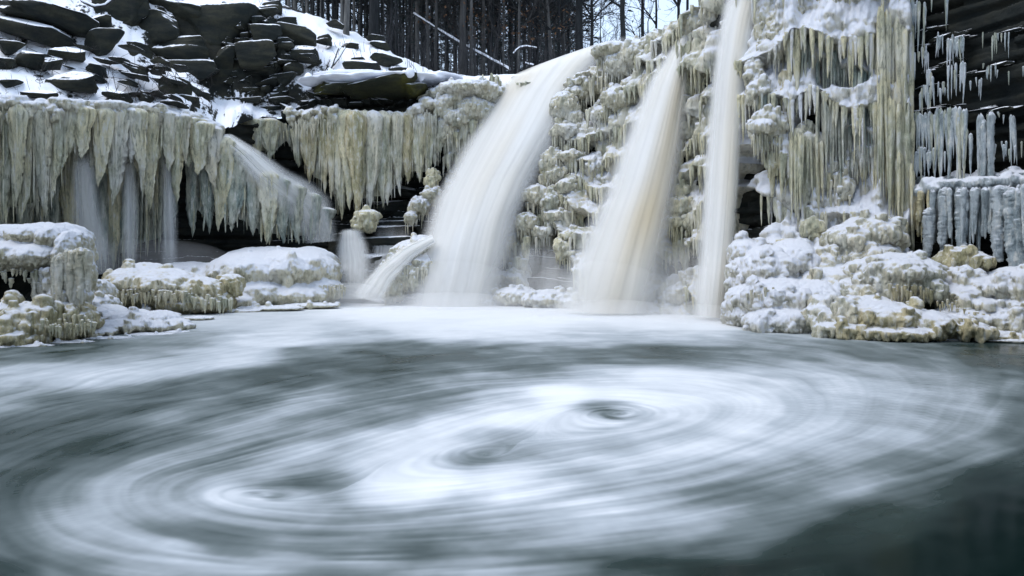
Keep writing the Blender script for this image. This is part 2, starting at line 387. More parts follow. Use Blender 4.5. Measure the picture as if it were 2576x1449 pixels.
BANK = [(-350, [(262, 26), (150, 29), (60, 31), (0, 33), (-150, 37), (-160, 60), (-100, 130)]),
        (0, [(266, 27.2), (200, 28.5), (85, 31), (60, 31.3), (0, 32.5), (-150, 37), (-60, 130)]),
        (300, [(276, 28.8), (180, 31), (120, 33), (60, 34), (-60, 36), (-120, 42), (60, 130)]),
        (450, [(290, 30), (235, 31.2), (200, 33), (150, 35), (100, 35.4), (20, 36), (-60, 42), (120, 130)]),
        (560, [(318, 31.5), (290, 33.8), (250, 34.8), (150, 35.4), (60, 36), (0, 37), (-30, 42), (170, 130)]),
        (650, [(300, 34.6), (250, 35), (150, 35.8), (60, 36.5), (10, 38), (0, 42), (200, 130)]),
        (720, [(292, 35), (240, 35.3), (170, 36.5), (100, 37.5), (45, 38.5), (20, 42), (230, 130)]),
        (800, [(285, 35), (245, 35.3), (200, 36), (120, 38), (62, 39.8), (50, 42), (260, 130)]),
        (900, [(285, 35.2), (252, 35.4), (215, 35.6), (170, 37), (105, 39.5), (95, 42), (300, 130)]),
        (1000, [(280, 35.2), (245, 35.5), (202, 35.8), (165, 38), (140, 41), (150, 45), (330, 130)]),
        (1090, [(262, 35.5), (225, 35.7), (195, 36), (189, 41), (220, 50), (400, 130)]),
        (1200, [(240, 35.9), (215, 36), (190, 36.3), (188, 41), (220, 50), (480, 130)]),
        (1320, [(205, 35.8), (190, 36), (184, 36.3), (195, 41), (250, 50), (500, 130)]),
        (1450, [(165, 33.4), (152, 33.6), (150, 34.0), (195, 41), (260, 50), (520, 130)]),
        (1600, [(115, 30.8), (103, 31.0), (101, 31.4), (185, 41), (260, 50), (520, 130)]),
        (1720, [(72, 28.6), (60, 28.8), (58, 29.2), (170, 41), (250, 50), (500, 130)]),
        (1870, [(-45, 24.6), (-58, 24.8), (-58, 25.2), (120, 41), (200, 50), (450, 130)])]

def build_bank():
    pxs = np.linspace(-350, 1900, 520); nr = 170
    G = interp_cols(BANK, pxs, nr); n = normals(G); P = G.reshape(-1, 3)
    near = sstep(48, 38, P[:, 1]) * sstep(0.5, -3.0, P[:, 0])
    bed = np.floor(P[:, 2] * 1.9 + 0.9 * fbm(P * 0.45, 3, 2))
    lay = hashf(bed, bed * 0, bed * 0, 13) * 0.35
    dsp = near * (lay * 0.8 + 1.1 * (fbm(P * 0.55, 4, 31) - 0.5) + 0.35 * (fbm(P * 2.2, 3, 37) - 0.5) - 0.15) + 0.12 * (fbm(P * 1.1, 3, 3) - 0.5) * sstep(60, 48, P[:, 1])
    P = P + n.reshape(-1, 3) * dsp[:, None]
    return struct(put('snowy_bank', mesh_data('snowy_bank', P, grid_faces(len(pxs), nr), True), M['rock_snow']))
bank = build_bank()

# unseen gorge walls downstream, added behind the viewer to block low frontal light
def gorge():
    path = np.array([(-26, 27), (-19, 20), (-17, 8), (-17, -10), (-19, -26), (-10, -36), (4, -38), (12, -26), (13, -8), (12.2, 6), (11.6, 14)], float)
    hts = np.array([15, 15, 15, 14, 13, 11, 11, 14, 16, 17, 17], float)
    s_ = np.r_[0, np.cumsum(np.hypot(*np.diff(path, axis=0).T))]; t = np.linspace(0, s_[-1], 260)
    x = np.interp(t, s_, path[:, 0]); y = np.interp(t, s_, path[:, 1]); h = np.interp(t, s_, hts)
    for _ in range(12):
        x[1:-1] = (x[:-2] + 2 * x[1:-1] + x[2:]) / 4; y[1:-1] = (y[:-2] + 2 * y[1:-1] + y[2:]) / 4
    c = np.array([-2, -4.0]); ox, oy = x - c[0], y - c[1]; l = np.hypot(ox, oy); ox /= l; oy /= l
    prof = np.array([(0, -0.5), (0.6, 1.2), (1.6, 3), (2.2, 6), (2.8, 9), (4.5, 12), (9, 15), (30, 17)], float); nr = 60
    q = np.linspace(0, 7, nr); pr = np.interp(q, range(8), prof[:, 0]); pz = np.interp(q, range(8), prof[:, 1])
    V = np.stack([x[:, None] + ox[:, None] * pr, y[:, None] + oy[:, None] * pr, pz[None] * (h / 15)[:, None]], -1).reshape(-1, 3)
    V += (np.stack([fbm(V * .5 + k * 20, 4, 70 + k) for k in range(3)], 1) - .5) * 1.6
    struct(put('unseen_gorge_wall', mesh_data('unseen_gorge_wall', V, grid_faces(260, nr)), M['rock_snow']))
gorge()

# ------------------------------------------------------------------ icicle and rock pieces (shared meshes)
def icicle_V(seed, aspect, lump=0.2, rib=0.0, taper=0.75, ns=9, nr=34, flute=0.0, flat=1.0):
    """unit icicle hanging from z=0 to z=-1, radius 1 near the top"""
    r_ = np.random.default_rng(seed)
    t = np.linspace(0, 1, nr); a = np.arange(ns) / ns * 2 * np.pi
    T, A = np.meshgrid(t, a, indexing='ij')
    R = (1 - T) ** taper * (0.35 + 0.65 * sstep(-0.01, 0.10, T))
    P = np.stack([np.cos(A) * 1.2, np.sin(A) * 1.2, T * aspect * 0.55], -1).reshape(-1, 3) + seed * 7.7
    R = R * (1 + lump * 2.4 * (fbm(P, 3, seed) - 0.5).reshape(T.shape))
    if rib > 0:
        ph = T * aspect * 1.1 + 6.5 * fbm(np.stack([np.cos(A) * 1.5, np.sin(A) * 1.5, T * 6], -1).reshape(-1, 3) + seed, 2, 3).reshape(T.shape)
        R = R * (1 + rib * np.abs(np.sin(ph * np.pi)) - rib * 0.5)
    if flute > 0:
        Q = np.stack([np.cos(A) * 4.2, np.sin(A) * 4.2, T * 1.6], -1).reshape(-1, 3) + seed * 3.3
        fl = np.abs(fbm(Q, 3, seed + 5) - 0.5).reshape(T.shape) * 2
        R = R * (1 - flute * (0.6 - 1.6 * fl) * (0.4 + 0.6 * sstep(0, .2, T)))
    R[0] *= 0.05; R[-1] = 0.0; R = np.maximum(R, 0)
    wob = 0.25 * np.cumsum(r_.normal(0, 1, (nr, 2)), 0) / np.sqrt(nr)
    V = np.stack([R * np.cos(A) + wob[:, None, 0] * T, flat * (R * np.sin(A) + wob[:, None, 1] * T), -T], -1)
    if flute > 0: V[:, :, 2] += (0.07 * (fbm(np.stack([np.cos(A) * 5, np.sin(A) * 5, A * 0], -1).reshape(-1, 3) + seed, 2, 9).reshape(T.shape) - .5)) * T
    return V.reshape(-1, 3)

def tube_faces(nr, ns):
    f = []
    for i in range(nr - 1):
        for j in range(ns):
            f.append((i * ns + j, (i + 1) * ns + j, (i + 1) * ns + (j + 1) % ns, i * ns + (j + 1) % ns))
    return np.array(f)
IV = {'long': [icicle_V(s, 26, 0.26, 0, 0.6) for s in range(1, 9)],
      'short': [icicle_V(s, 10, 0.24, 0, 0.75) for s in range(11, 18)],
      'lumpy': [icicle_V(s, 9, 0.5, 0.3, 0.45, 12, 44) for s in range(21, 28)],
      'ribbed': [icicle_V(s, 15, 0.5, 0.22, 0.2, 11, 76) for s in range(31, 38)],
      'drape': [icicle_V(s, 5, 0.35, 0.0, 0.72, 46, 54, 0.55, 0.6) for s in range(41, 49)]}
IFC = {'long': tube_faces(34, 9), 'short': tube_faces(34, 9), 'lumpy': tube_faces(44, 12), 'ribbed': tube_faces(76, 11), 'drape': tube_faces(54, 46)}
IM = {}
def icicle_mesh(kind, mat):
    key = (kind, mat)
    if key not in IM:
        IM[key] = []
        for v in IV[kind]:
            me = mesh_data('icicle', v, IFC[kind]); me.materials.append(M[mat]); IM[key].append(me)
    return IM[key]

class Hanger:
    """icicles of one thing: the largest `cap` become parts, the rest one joined part"""
    def __init__(self, parent, cap=280): self.p = parent; self.cap = cap; self.items = []
    def add(self, top, length, rad, kind='long', mat='ice', lean=(0, 0)): self.items.append((np.asarray(top, float), length, rad, kind, mat, lean))
    def done(self, rest_name='icicle_fringe'):
        it = sorted(self.items, key=lambda q: -q[1] * q[2]); r_ = np.random.default_rng(len(it))
        for (top, L, r, kind, mat, lean) in it[:self.cap]:
            ms = icicle_mesh(kind, mat); me = ms[r_.integers(len(ms))]
            put('icicle' if kind != 'drape' else 'ice_drape', me, None, self.p, loc=top, rot=(lean[0], lean[1], r_.uniform(0, 6.28) if kind != 'drape' else r_.uniform(-.25, .25) + (math.pi if r_.random() < .5 else 0)), scale=(r, r, L))
        rest = it[self.cap:]; bymat = {}
        for q in rest: bymat.setdefault(q[4], []).append(q)
        for mat, qs in bymat.items():
            Vs, Fs, o = [], [], 0
            for (top, L, r, kind, mt, lean) in qs:
                v = IV[kind][r_.integers(len(IV[kind]))]; a = r_.uniform(0, 6.28); c, s = math.cos(a), math.sin(a)
                v = np.stack([(v[:, 0] * c - v[:, 1] * s) * r + lean[1] * v[:, 2] * L, (v[:, 0] * s + v[:, 1] * c) * r + lean[0] * v[:, 2] * L * -1, v[:, 2] * L], 1) + top
                Vs.append(v); Fs.append(IFC[kind] + o); o += len(v)
            ob = put(rest_name, mesh_data(rest_name, np.concatenate(Vs), np.concatenate(Fs)), M[mat], self.p); ob['kind'] = 'stuff'

def rock_V(seed, n=9, rnd=5.0):
    """chiselled block in the unit box"""
    r_ = np.random.default_rng(seed); bm = bmesh.new(); bmesh.ops.create_cube(bm, size=2.0)
    bmesh.ops.subdivide_edges(bm, edges=bm.edges[:], cuts=n, use_grid_fill=True)
    V = np.array([v.co[:] for v in bm.verts]); Fc = np.array([[v.index for v in f.verts] for f in bm.faces]); bm.free()
    l = (np.abs(V) ** rnd).sum(1) ** (1 / rnd); V = V / l[:, None]
    sh = r_.normal(0, 0.16, 4); V[:, 0] += sh[0] * V[:, 2] + sh[1] * V[:, 1]; V[:, 2] += sh[2] * 0.7 * V[:, 0]
    for k in range(8):
        d = r_.normal(0, 1, 3); d[2] *= 0.6; d /= np.linalg.norm(d); h = r_.uniform(0.55, 0.95)
        s = V @ d; over = np.clip(s - h, 0, None); V = V - over[:, None] * d
    V = V + 0.10 * (fbm(V * 2.2 + seed * 3.1, 4, seed) - 0.5)[:, None] * V + 0.09 * (np.stack([fbm(V * 5 + seed + k * 9, 3, seed + 1 + k) for k in range(3)], 1) - 0.5) * np.array([1, 1, .5])
    lay = hashf(np.floor(V[:, 2] * 3.0 + seed + 0.8 * fbm(V * 1.5, 2, 3)), V[:, 2] * 0, V[:, 2] * 0, seed) - 0.5
    V[:, 0] *= 1 + 0.10 * lay; V[:, 1] *= 1 + 0.22 * lay
    return V * 0.5, Fc
RV = [rock_V(100 + k, 11, 4.5 + (k % 4) * 2.5) for k in range(14)]
RM = {}
def rock_piece(px, py, w, h, d, tilt=0.0, mat='rock', parent=None, depth=None, yaw=None, name='rock_block', pitch=0.0):
    k = random.randrange(len(RV)); key = (k, mat)
    if key not in RM:
        RM[key] = mesh_data('rock_block', RV[k][0], RV[k][1], False); RM[key].materials.append(M[mat])
    sx, sz = w * d / F * 1.08, h * d / F * 1.08; sy = depth or max(0.6 * sx, 0.8)
    return put(name, RM[key], None, parent or bank, loc=W(px, py, d + sy * 0.22), rot=(pitch, math.radians(tilt), math.radians(yaw if yaw is not None else random.uniform(-14, 14))), scale=(sx, sy, sz))

# ------------------------------------------------------------------ blob ice: spheres fused and roughened
def ico(sub=2):
    bm = bmesh.new(); bmesh.ops.create_icosphere(bm, subdivisions=sub, radius=1.0)
    V = np.array([v.co[:] for v in bm.verts]); Fc = np.array([[v.index for v in f.verts] for f in bm.faces]); bm.free(); return V, Fc
ICO_V, ICO_F = ico(2)
def B(px, py, d, rx, ry, rd=None):
    return (W(px, py, d), np.array([rx * d / F, rd if rd else rx * d / F, ry * d / F]))

def fuse(prims, voxel, knobs=0, kr=(0.1, 0.3), seed=1, det=((0.4, 0.07), (0.15, 0.05), (0.07, 0.02)), drip=0.04, extra=()):
    r_ = np.random.default_rng(seed); Vs, Fs, o = [], [], 0
    allp = list(prims)
    for _ in range(int(knobs * 0.5)):
        c, r = prims[r_.choice(len(prims), p=np.array([p[1].prod() ** 0.6 for p in prims]) / sum(p[1].prod() ** 0.6 for p in prims))]
        u = r_.normal(0, 1, 3); u[1] = -abs(u[1]) * 1.1; u /= np.linalg.norm(u); k = r_.uniform(*kr)
        allp.append((c + u * r * 0.96, np.array([k, k, k * r_.uniform(0.8, 2.2)])))
    for c, r in allp:
        Vs.append(ICO_V * r + c); Fs.append(ICO_F + o); o += len(ICO_V)
    for v, f in extra:
        Vs.append(v); Fs.append(f + o); o += len(v)
    me = mesh_data('fuse', np.concatenate(Vs), np.concatenate(Fs), False)
    ob = bpy.data.objects.new('fuse', me); COL.objects.link(ob)
    md = ob.modifiers.new('r', 'REMESH'); md.mode = 'VOXEL'; md.voxel_size = voxel
    dg = bpy.context.evaluated_depsgraph_get(); ev = ob.evaluated_get(dg); m2 = bpy.data.meshes.new_from_object(ev)
    bpy.data.objects.remove(ob); bpy.data.meshes.remove(me)
    nv = len(m2.vertices); P = np.empty(nv * 3, np.float32); m2.vertices.foreach_get('co', P); P = P.reshape(-1, 3).astype(float)
    nn = np.empty(nv * 3, np.float32); m2.vertices.foreach_get('normal', nn); nn = nn.reshape(-1, 3)
    q = P.copy(); q += 0.25 * np.stack([fbm(P * 1.5, 2, 51), fbm(P * 1.5, 2, 52), fbm(P * 1.5, 2, 53)], 1)
    d = np.zeros(nv)
    q = q * np.array([1, 1, 0.62])
    for k, (s, a) in enumerate(det): d += 0.85 * a * (cauli(q, s, seed * 10 + k) - 0.4) * (1 - 0.55 * sstep(0.5, 0.95, nn[:, 2]))
    d += 0.05 * (fbm(P * 7.0, 4, seed + 3) - 0.5)
    if drip: d += drip * 2.2 * (np.abs(fbm(P * np.array([11, 11, 1.3]), 3, seed) - 0.5) * 4 - 0.5) * sstep(0.7, 0.2, nn[:, 2])
    P = P + nn * d[:, None]
    m2.vertices.foreach_set('co', P.astype(np.float32).ravel())
    m2.polygons.foreach_set('use_smooth', np.ones(len(m2.polygons), dtype=bool)); m2.update(); m2.materials.clear()
    return m2

# ------------------------------------------------------------------ frozen faces behind and between the falls
def col_at(px, off):
    return px, off
def shift_cols(cols, off): return [(p, [(y, d - off) for y, d in pts]) for p, pts in cols]

def ice_face(px0, px1, label, holes, seed, tier=1.5, amp=0.55, off=0.55, mat='ice_wall', hang_n=240, top_extra=0.0, hang_mat='ice', lmax=1.1):
    step = 2.6; pxs = np.arange(px0, px1 + step, step); nr = 290
    G = interp_cols(shift_cols(WALL, off), pxs, nr); n = normals(G); P = G.reshape(-1, 3); nf = n.reshape(-1, 3)
    wob = fbm(P * np.array([0.45, 0.45, 0.3]), 3, seed); ph = P[:, 2] / tier + 2.6 * wob
    fr = ph - np.floor(ph); tid = np.floor(ph)
    side = hashf(np.floor(P[:, 0] * 0.9 + tid * 5.3), tid, tid * 0, seed)
    t_d = amp * (1 - fr) ** 1.3 * (0.35 + 0.65 * sstep(0.25, 0.7, fbm(P * 0.8 + 40, 2, seed + 4) + 0.25 * (side - .5)))
    q = P + 0.2 * np.stack([fbm(P * 1.7, 2, 61), fbm(P * 1.7, 2, 62), fbm(P * 1.7, 2, 63)], 1)
    q = q * np.array([1, 1, 0.5])
    d = t_d + 0.30 * (cauli(q, 0.75, seed) - 0.3) + 0.17 * (cauli(q, 0.33, seed + 3) - 0.4) + 0.06 * (cauli(q, 0.14, seed + 7) - 0.4)
    d += 0.20 * (np.abs(fbm(P * np.array([5, 5, 0.6]), 3, seed + 9) - 0.5) * 4 - 0.5) * sstep(0.1, 0.5, fr)
    pxg = HX + F * P[:, 0] / P[:, 1]; pyg = HY - F * (P[:, 2] - CZ) / P[:, 1]
    hole = np.zeros(len(P))
    for (hx, hy, rx, ry, dep) in holes:
        e = np.sqrt(((pxg - hx) / rx) ** 2 + ((pyg - hy) / ry) ** 2) + 0.5 * (fbm(P * 1.6, 3, seed + 5) - 0.5)
        k = sstep(1.15, 0.75, e) * dep; hole = np.maximum(hole, k)
    d = d - hole - 1.3 * sstep(0.46, 0.62, fbm(P * np.array([0.9, 0.9, 0.6]) + 9, 3, seed + 21)) * sstep(0.45, 0.75, fr) * sstep(1.0, 0.96, fr)
    d += 0.07 * (fbm(P * 6.0, 4, seed + 31) - 0.5)
    edge = np.minimum(pxg - px0, px1 - pxg); d -= 0.9 * sstep(14, 0, edge)
    P2 = P + nf * d[:, None]
    base = W((px0 + px1) / 2, 780, 26); root = thing('frozen_cliff', label, 'ice formation', tuple(base), 'frozen rock faces around the falls')
    put('ice_sheet', mesh_data('ice_sheet', P2, grid_faces(len(pxs), nr)), M[mat], root)
    # hang icicles from the under-edges of the tiers
    T = t_d.reshape(len(pxs), nr); jump = (T[:, :-1] - T[:, 1:]); H2 = hole.reshape(len(pxs), nr)
    ii, jj = np.where((jump > 0.22) & (H2[:, :-1] < 0.5)); r_ = np.random.default_rng(seed)
    hg = Hanger(root, 200); GG = P2.reshape(len(pxs), nr, 3)
    if len(ii):
        for k in r_.choice(len(ii), min(hang_n, len(ii)), replace=False):
            p = GG[ii[k], jj[k]] + np.array([0, 0.06, 0.08]); L = r_.uniform(0.25, lmax) * (0.6 + 0.4 * r_.random())
            hg.add(p, L, r_.uniform(0.035, 0.085), 'short' if L < 0.7 else 'long', hang_mat if r_.random() < 0.7 else mat)
    return root, hg

face_a, hang_a = ice_face(1040, 1330, 'snow-dusted bulging ice shoulder between the icicle curtain and the widest waterfall',
                          [(1060, 420, 60, 130, 2.0), (1010, 560, 90, 170, 3.0), (1090, 620, 60, 100, 2.0), (1300, 195, 46, 40, 1.6)], 101, 1.2, 0.5, 0.5, 'ice_wall', 330)
face_b, hang_b = ice_face(1200, 1720, 'knobbly ice-crusted rock between the widest waterfall and the tan waterfall',
                          [(1487, 255, 26, 50, 1.6), (1500, 225, 14, 30, 1.2), (1345, 690, 105, 84, 2.2), (1340, 560, 20, 18, .9), (1425, 300, 40, 40, 0.8), (1440, 430, 26, 16, 0.9), (1480, 560, 30, 20, 0.9), (1400, 470, 18, 22, .7), (1560, 200, 40, 16, .6), (1300, 190, 90, 40, 1.8), (1400, 170, 90, 36, 1.8), (1480, 145, 60, 26, 1.5), (1700, 90, 20, 30, .8)], 202, 1.15, 0.62, 0.55, 'ice_wall', 620)
face_c, hang_c = ice_face(1630, 1860, 'narrow column of frozen knobs between the tan waterfall and the tallest waterfall',
                          [(1700, 660, 46, 66, 2.0), (1780, 250, 14, 60, .8), (1745, 320, 22, 30, .6), (1745, 100, 16, 22, .8), (1855, 60, 40, 300, 1.1)], 303, 1.2, 0.5, 0.5, 'ice_wall', 300)
face_d, hang_d = ice_face(1810, 2300, 'tall snow-plastered ice wall right of the tallest waterfall',
                          [(1890, 540, 60, 64, 3.6), (1935, 395, 40, 26, .8), (2140, 200, 46, 26, .7), (2075, 190, 26, 40, .6), (1970, 270, 18, 14, .8), (2160, 420, 60, 90, .35), (2262, 330, 40, 260, .3), (1858, 60, 44, 300, 1.1)], 418, 1.7, 0.7, 0.6, 'ice_blast', 520, lmax=1.7)

def bulge(parent, prims, mat, voxel=0.045, knobs=14, kr=(0.08, 0.22), seed=1, name='ice_bulge'):
    return put(name, fuse(prims, voxel, knobs, kr, seed), M[mat], parent)

def skirt(hg, px0, px1, py0, py1, d, n, L, r=(0.03, 0.08), kind='long', mat='ice', jit=0.25, seed=0, lean=0.0):
    """n icicles hung along a line; L = (min, max) length in metres"""
    r_ = np.random.default_rng(seed + n)
    for k in range(n):
        t = (k + r_.uniform(-.4, .4)) / max(n - 1, 1)
        p = W(px0 + (px1 - px0) * t, py0 + (py1 - py0) * t, d) + np.array([0, r_.uniform(-jit, jit), r_.uniform(-.1, .12)])
        l = r_.uniform(*L); hg.add(p, l, r_.uniform(*r) * (0.7 + 0.3 * l / L[1]), kind, mat, (0, r_.normal(0, 0.02) + lean))

# bulges seen one by one on the faces (picture position, distance, radii)
BL = [(face_b, 'ice_wall', [(1420, 270, 31.8, 38, 42), (1440, 300, 31.7, 30, 30), (1480, 330, 31.5, 30, 26), (1425, 330, 31.6, 40, 20)], 1),
      (face_b, 'ice_snowy', [(1460, 212, 32.2, 42, 12), (1500, 222, 32.0, 40, 16), (1450, 235, 32, 30, 20)], 2),
      (face_b, 'ice_wall', [(1390, 405, 31.5, 30, 34), (1440, 395, 31.3, 44, 16), (1400, 440, 31.4, 30, 24)], 3),
      (face_b, 'ice_blast', [(1500, 420, 30.9, 40, 34), (1530, 460, 30.6, 30, 30), (1490, 470, 30.9, 24, 24)], 33),
      (face_b, 'ice_wall', [(1350, 490, 31.3, 34, 26), (1385, 510, 31.1, 30, 34), (1430, 470, 31.0, 34, 22), (1325, 560, 31.1, 30, 26), (1365, 585, 30.9, 26, 16), (1400, 545, 30.9, 36, 18), (1440, 520, 30.8, 22, 26)], 4),
      (face_b, 'ice', [(1440, 595, 30.2, 36, 18), (1420, 625, 30.0, 28, 22), (1470, 610, 30, 34, 26), (1440, 640, 29.9, 30, 14)], 5),
      (face_b, 'ice_snowy', [(1560, 165, 30.6, 46, 36), (1600, 140, 30.2, 50, 40), (1545, 130, 30.8, 60, 22), (1650, 115, 29.8, 40, 34)], 6),
      (face_b, 'ice_snowy', [(1560, 250, 30.3, 50, 34), (1600, 215, 30.0, 40, 24), (1520, 290, 30.7, 34, 26)], 61),
      (face_b, 'ice_snowy', [(1300, 745, 30.0, 60, 26), (1380, 752, 29.0, 70, 24), (1440, 760, 28.4, 50, 20)], 62),
      (face_c, 'ice_snowy', [(1770, 60, 27.3, 46, 34), (1800, 30, 26.6, 40, 40), (1740, 85, 27.8, 30, 30), (1780, 100, 27.2, 40, 22)], 7),
      (face_c, 'ice', [(1745, 225, 27.5, 30, 30), (1770, 210, 27.2, 24, 36)], 8),
      (face_c, 'ice', [(1740, 335, 27.3, 30, 22), (1775, 350, 27.0, 26, 22), (1755, 300, 27.2, 20, 18)], 9),
      (face_c, 'ice', [(1720, 520, 26.3, 34, 26), (1750, 560, 26.0, 34, 28), (1715, 480, 26.5, 24, 20), (1700, 560, 26.2, 26, 20)], 10),
      (face_c, 'ice_snowy', [(1710, 740, 25.3, 40, 26), (1740, 700, 25.4, 30, 24)], 11),
      (face_d, 'ice_snowy', [(1930, 300, 21.9, 36, 28), (1918, 320, 21.8, 34, 22), (1950, 320, 21.9, 30, 26)], 12),
      (face_d, 'ice_snowy', [(1900, 195, 22.4, 26, 40), (1910, 230, 22.2, 34, 30), (1905, 170, 22.4, 16, 30)], 13),
      (face_d, 'ice_snowy', [(2105, 108, 21.6, 27, 24), (2115, 90, 21.7, 20, 22)], 14),
      (face_d, 'ice_snowy', [(2168, 95, 21.4, 26, 18), (2165, 78, 21.5, 14, 16)], 15),
      (face_d, 'ice_snowy', [(2070, 40, 21.9, 26, 52), (2095, 20, 21.8, 40, 26), (2050, 90, 22, 22, 26)], 16),
      (face_d, 'ice_snowy', [(1960, 90, 22.2, 34, 60), (1930, 60, 22.5, 30, 70), (2000, 60, 22.1, 22, 60)], 17),
      (face_d, 'ice_tan', [(2000, 210, 22, 28, 14), (2030, 205, 21.9, 22, 12), (1978, 205, 22.0, 18, 16)], 18),
      (face_d, 'ice', [(2010, 355, 21.8, 22, 30), (2024, 330, 21.8, 18, 18)], 19),
      (face_d, 'ice', [(2044, 574, 21.4, 28, 27)], 20),
      (face_d, 'ice', [(1950, 410, 22, 24, 24), (1985, 430, 21.9, 20, 28)], 21),
      (face_d, 'ice_snowy', [(2180, 385, 21.3, 28, 16), (2175, 400, 21.3, 20, 18)], 22),
      (face_d, 'ice_wall', [(2105, 430, 21.5, 16, 24), (2120, 470, 21.4, 22, 30)], 23),
      (face_a, 'ice_snowy', [(1180, 230, 35.4, 90, 24), (1120, 240, 35.4, 50, 20), (1230, 240, 35.2, 50, 26)], 24),
      (face_a, 'ice_wall', [(1190, 275, 35.0, 44, 34), (1150, 300, 35.0, 40, 26), (1115, 330, 35.0, 26, 40), (1225, 285, 34.9, 30, 30)], 25),
      (face_a, 'ice', [(1090, 440, 34.6, 14, 18), (1085, 462, 34.4, 16, 18)], 26),
      (face_a, 'ice_snowy', [(1055, 520, 33.8, 26, 22), (1085, 490, 34, 24, 18), (1035, 545, 33.6, 18, 14)], 27)]
for par, mt, pr, sd in BL:
    bulge(par, [B(*p) for p in pr], mt, 0.036, 40 + 14 * len(pr), (0.035, 0.12), sd)
    hg = {face_a: hang_a, face_b: hang_b, face_c: hang_c, face_d: hang_d}[par]
    for p in pr:
        skirt(hg, p[0] - p[3] * .8, p[0] + p[3] * .8, p[1] + p[4] * .6, p[1] + p[4] * .6, p[2] - 0.15, max(5, int(p[3] / 2.2)), (0.18, 0.75), (0.025, 0.065), 'short', mt if mt != 'ice_snowy' else 'ice_wall', 0.15, sd)
# tall curtains on the right-hand ice wall
for (tx, y0, y1, tw, d_) in [(2283, 330, 618, 30, 20.5), (2262, 200, 560, 36, 20.6), (2240, 120, 500, 36, 20.8), (2275, 60, 420, 34, 20.8), (2215, 60, 330, 36, 21.0), (2032, 330, 552, 34, 21.5), (2005, 320, 500, 34, 21.6), (2060, 330, 500, 30, 21.5), (2095, 230, 400, 36, 21.5), (2130, 270, 420, 32, 21.4), (1968, 330, 480, 34, 21.9), (1945, 380, 500, 30, 21.9), (2180, 190, 350, 36, 21.2), (1990, 90, 270, 26, 21.8), (1925, 220, 330, 34, 22.0)]:
    hang_d.add(W(tx, y0, d_), (y1 - y0) * d_ / F, tw * .6 * d_ / F, 'drape', 'ice' if tx % 2 else 'ice_wall')
for (a, b, y0, y1, d, n, L, rr) in [(2200, 2295, 20, 60, 20.75, 46, (3.2, 5.2), (0.05, 0.11)), (2235, 2292, 250, 300, 20.6, 22, (2.2, 3.3), (0.05, 0.10)),
                                    (2090, 2200, 40, 60, 21.3, 30, (0.7, 1.6), (0.035, 0.07)), (2150, 2215, 170, 190, 21.0, 22, (1.4, 2.8), (0.04, 0.08)),
                                    (1988, 2062, 340, 350, 21.4, 30, (1.3, 2.3), (0.04, 0.08)), (2062, 2140, 260, 290, 21.3, 26, (1.0, 2.2), (0.04, 0.08)),
                                    (1990, 2080, 90, 110, 21.8, 26, (1.0, 2.0), (0.035, 0.07)), (2080, 2160, 130, 140, 21.5, 20, (0.6, 1.5), (0.035, 0.065)),
                                    (1905, 1960, 220, 240, 22.0, 18, (0.6, 1.3), (0.03, 0.06)), (2255, 2292, 380, 420, 20.45, 12, (1.6, 2.2), (0.05, 0.09)),
                                    (1985, 2010, 80, 90, 21.7, 5, (1.8, 2.6), (0.07, 0.11)), (1895, 1960, 335, 345, 21.8, 18, (.4, .9), (.03, .05))]:
    skirt(hang_d, a, b, y0, y1, d, n, L, rr, 'long', 'ice' if (a + n) % 3 else 'ice_grey', 0.2, int(a))
for (a, b, y0, y1, d, n, L, rr) in [(1260, 1340, 150, 135, 33.3, 0, (0.5, 1), (0.03, 0.06)), (1700, 1800, 110, 100, 27.1, 22, (0.5, 1.4), (0.03, 0.07)), (1735, 1790, 130, 130, 27.2, 20, (1.0, 2.2), (0.035, 0.07)),
                                    (1730, 1790, 360, 370, 26.9, 18, (0.8, 1.7), (0.04, 0.07))]:
    skirt(hang_c, a, b, y0, y1, d, n, L, rr, 'long', 'ice', 0.2, int(a))
for (a, b, y0, y1, d, n, L, rr) in [(1480, 1640, 195, 150, 30.5, 40, (0.4, 1.3), (0.03, 0.07)), (1500, 1600, 290, 260, 30.4, 26, (0.5, 1.4), (0.03, 0.07)), (1390, 1480, 335, 345, 31.4, 24, (0.4, 1.0), (0.03, 0.06))]:
    skirt(hang_b, a, b, y0, y1, d, n, L, rr, 'short', 'ice_wall', 0.2, int(a))
skirt(hang_a, 1080, 1190, 330, 340, 34.9, 34, (0.5, 1.7), (0.035, 0.075), 'long', 'ice_wall', 0.3, 5)
r9 = np.random.default_rng(909)
for hg_, pts in ((hang_b, [(1400, 300, 31.6), (1430, 360, 31.5), (1470, 350, 31.3), (1510, 320, 30.9), (1555, 290, 30.5), (1500, 470, 31.0), (1380, 480, 31.4), (1350, 540, 31.3), (1420, 520, 31.1), (1460, 540, 30.8), (1320, 600, 31.0), (1540, 200, 30.8), (1590, 180, 30.4), (1640, 160, 29.8), (1440, 430, 31.2), (1370, 430, 31.5), (1310, 640, 30.9)]),
                 (hang_c, [(1745, 150, 27.4), (1775, 170, 27.1), (1735, 250, 27.3), (1765, 260, 27.0), (1740, 400, 27.0), (1770, 390, 26.8), (1720, 450, 26.7), (1745, 600, 26.0), (1710, 590, 26.2)]),
                 (hang_a, [(1110, 300, 35.0), (1140, 320, 34.9), (1170, 315, 34.8), (1100, 350, 34.9), (1200, 310, 34.7), (1080, 310, 34.8)])):
    for (x_, y_, d_) in pts:
        for q_ in range(2):
            hg_.add(W(x_ + r9.uniform(-14, 14), y_ + r9.uniform(-14, 10), d_ - .1), r9.uniform(.6, 1.5), r9.uniform(.14, .26), 'drape', 'ice' if r9.random() < .6 else 'ice_wall')
for h in (hang_a, hang_b, hang_c, hang_d): h.done()

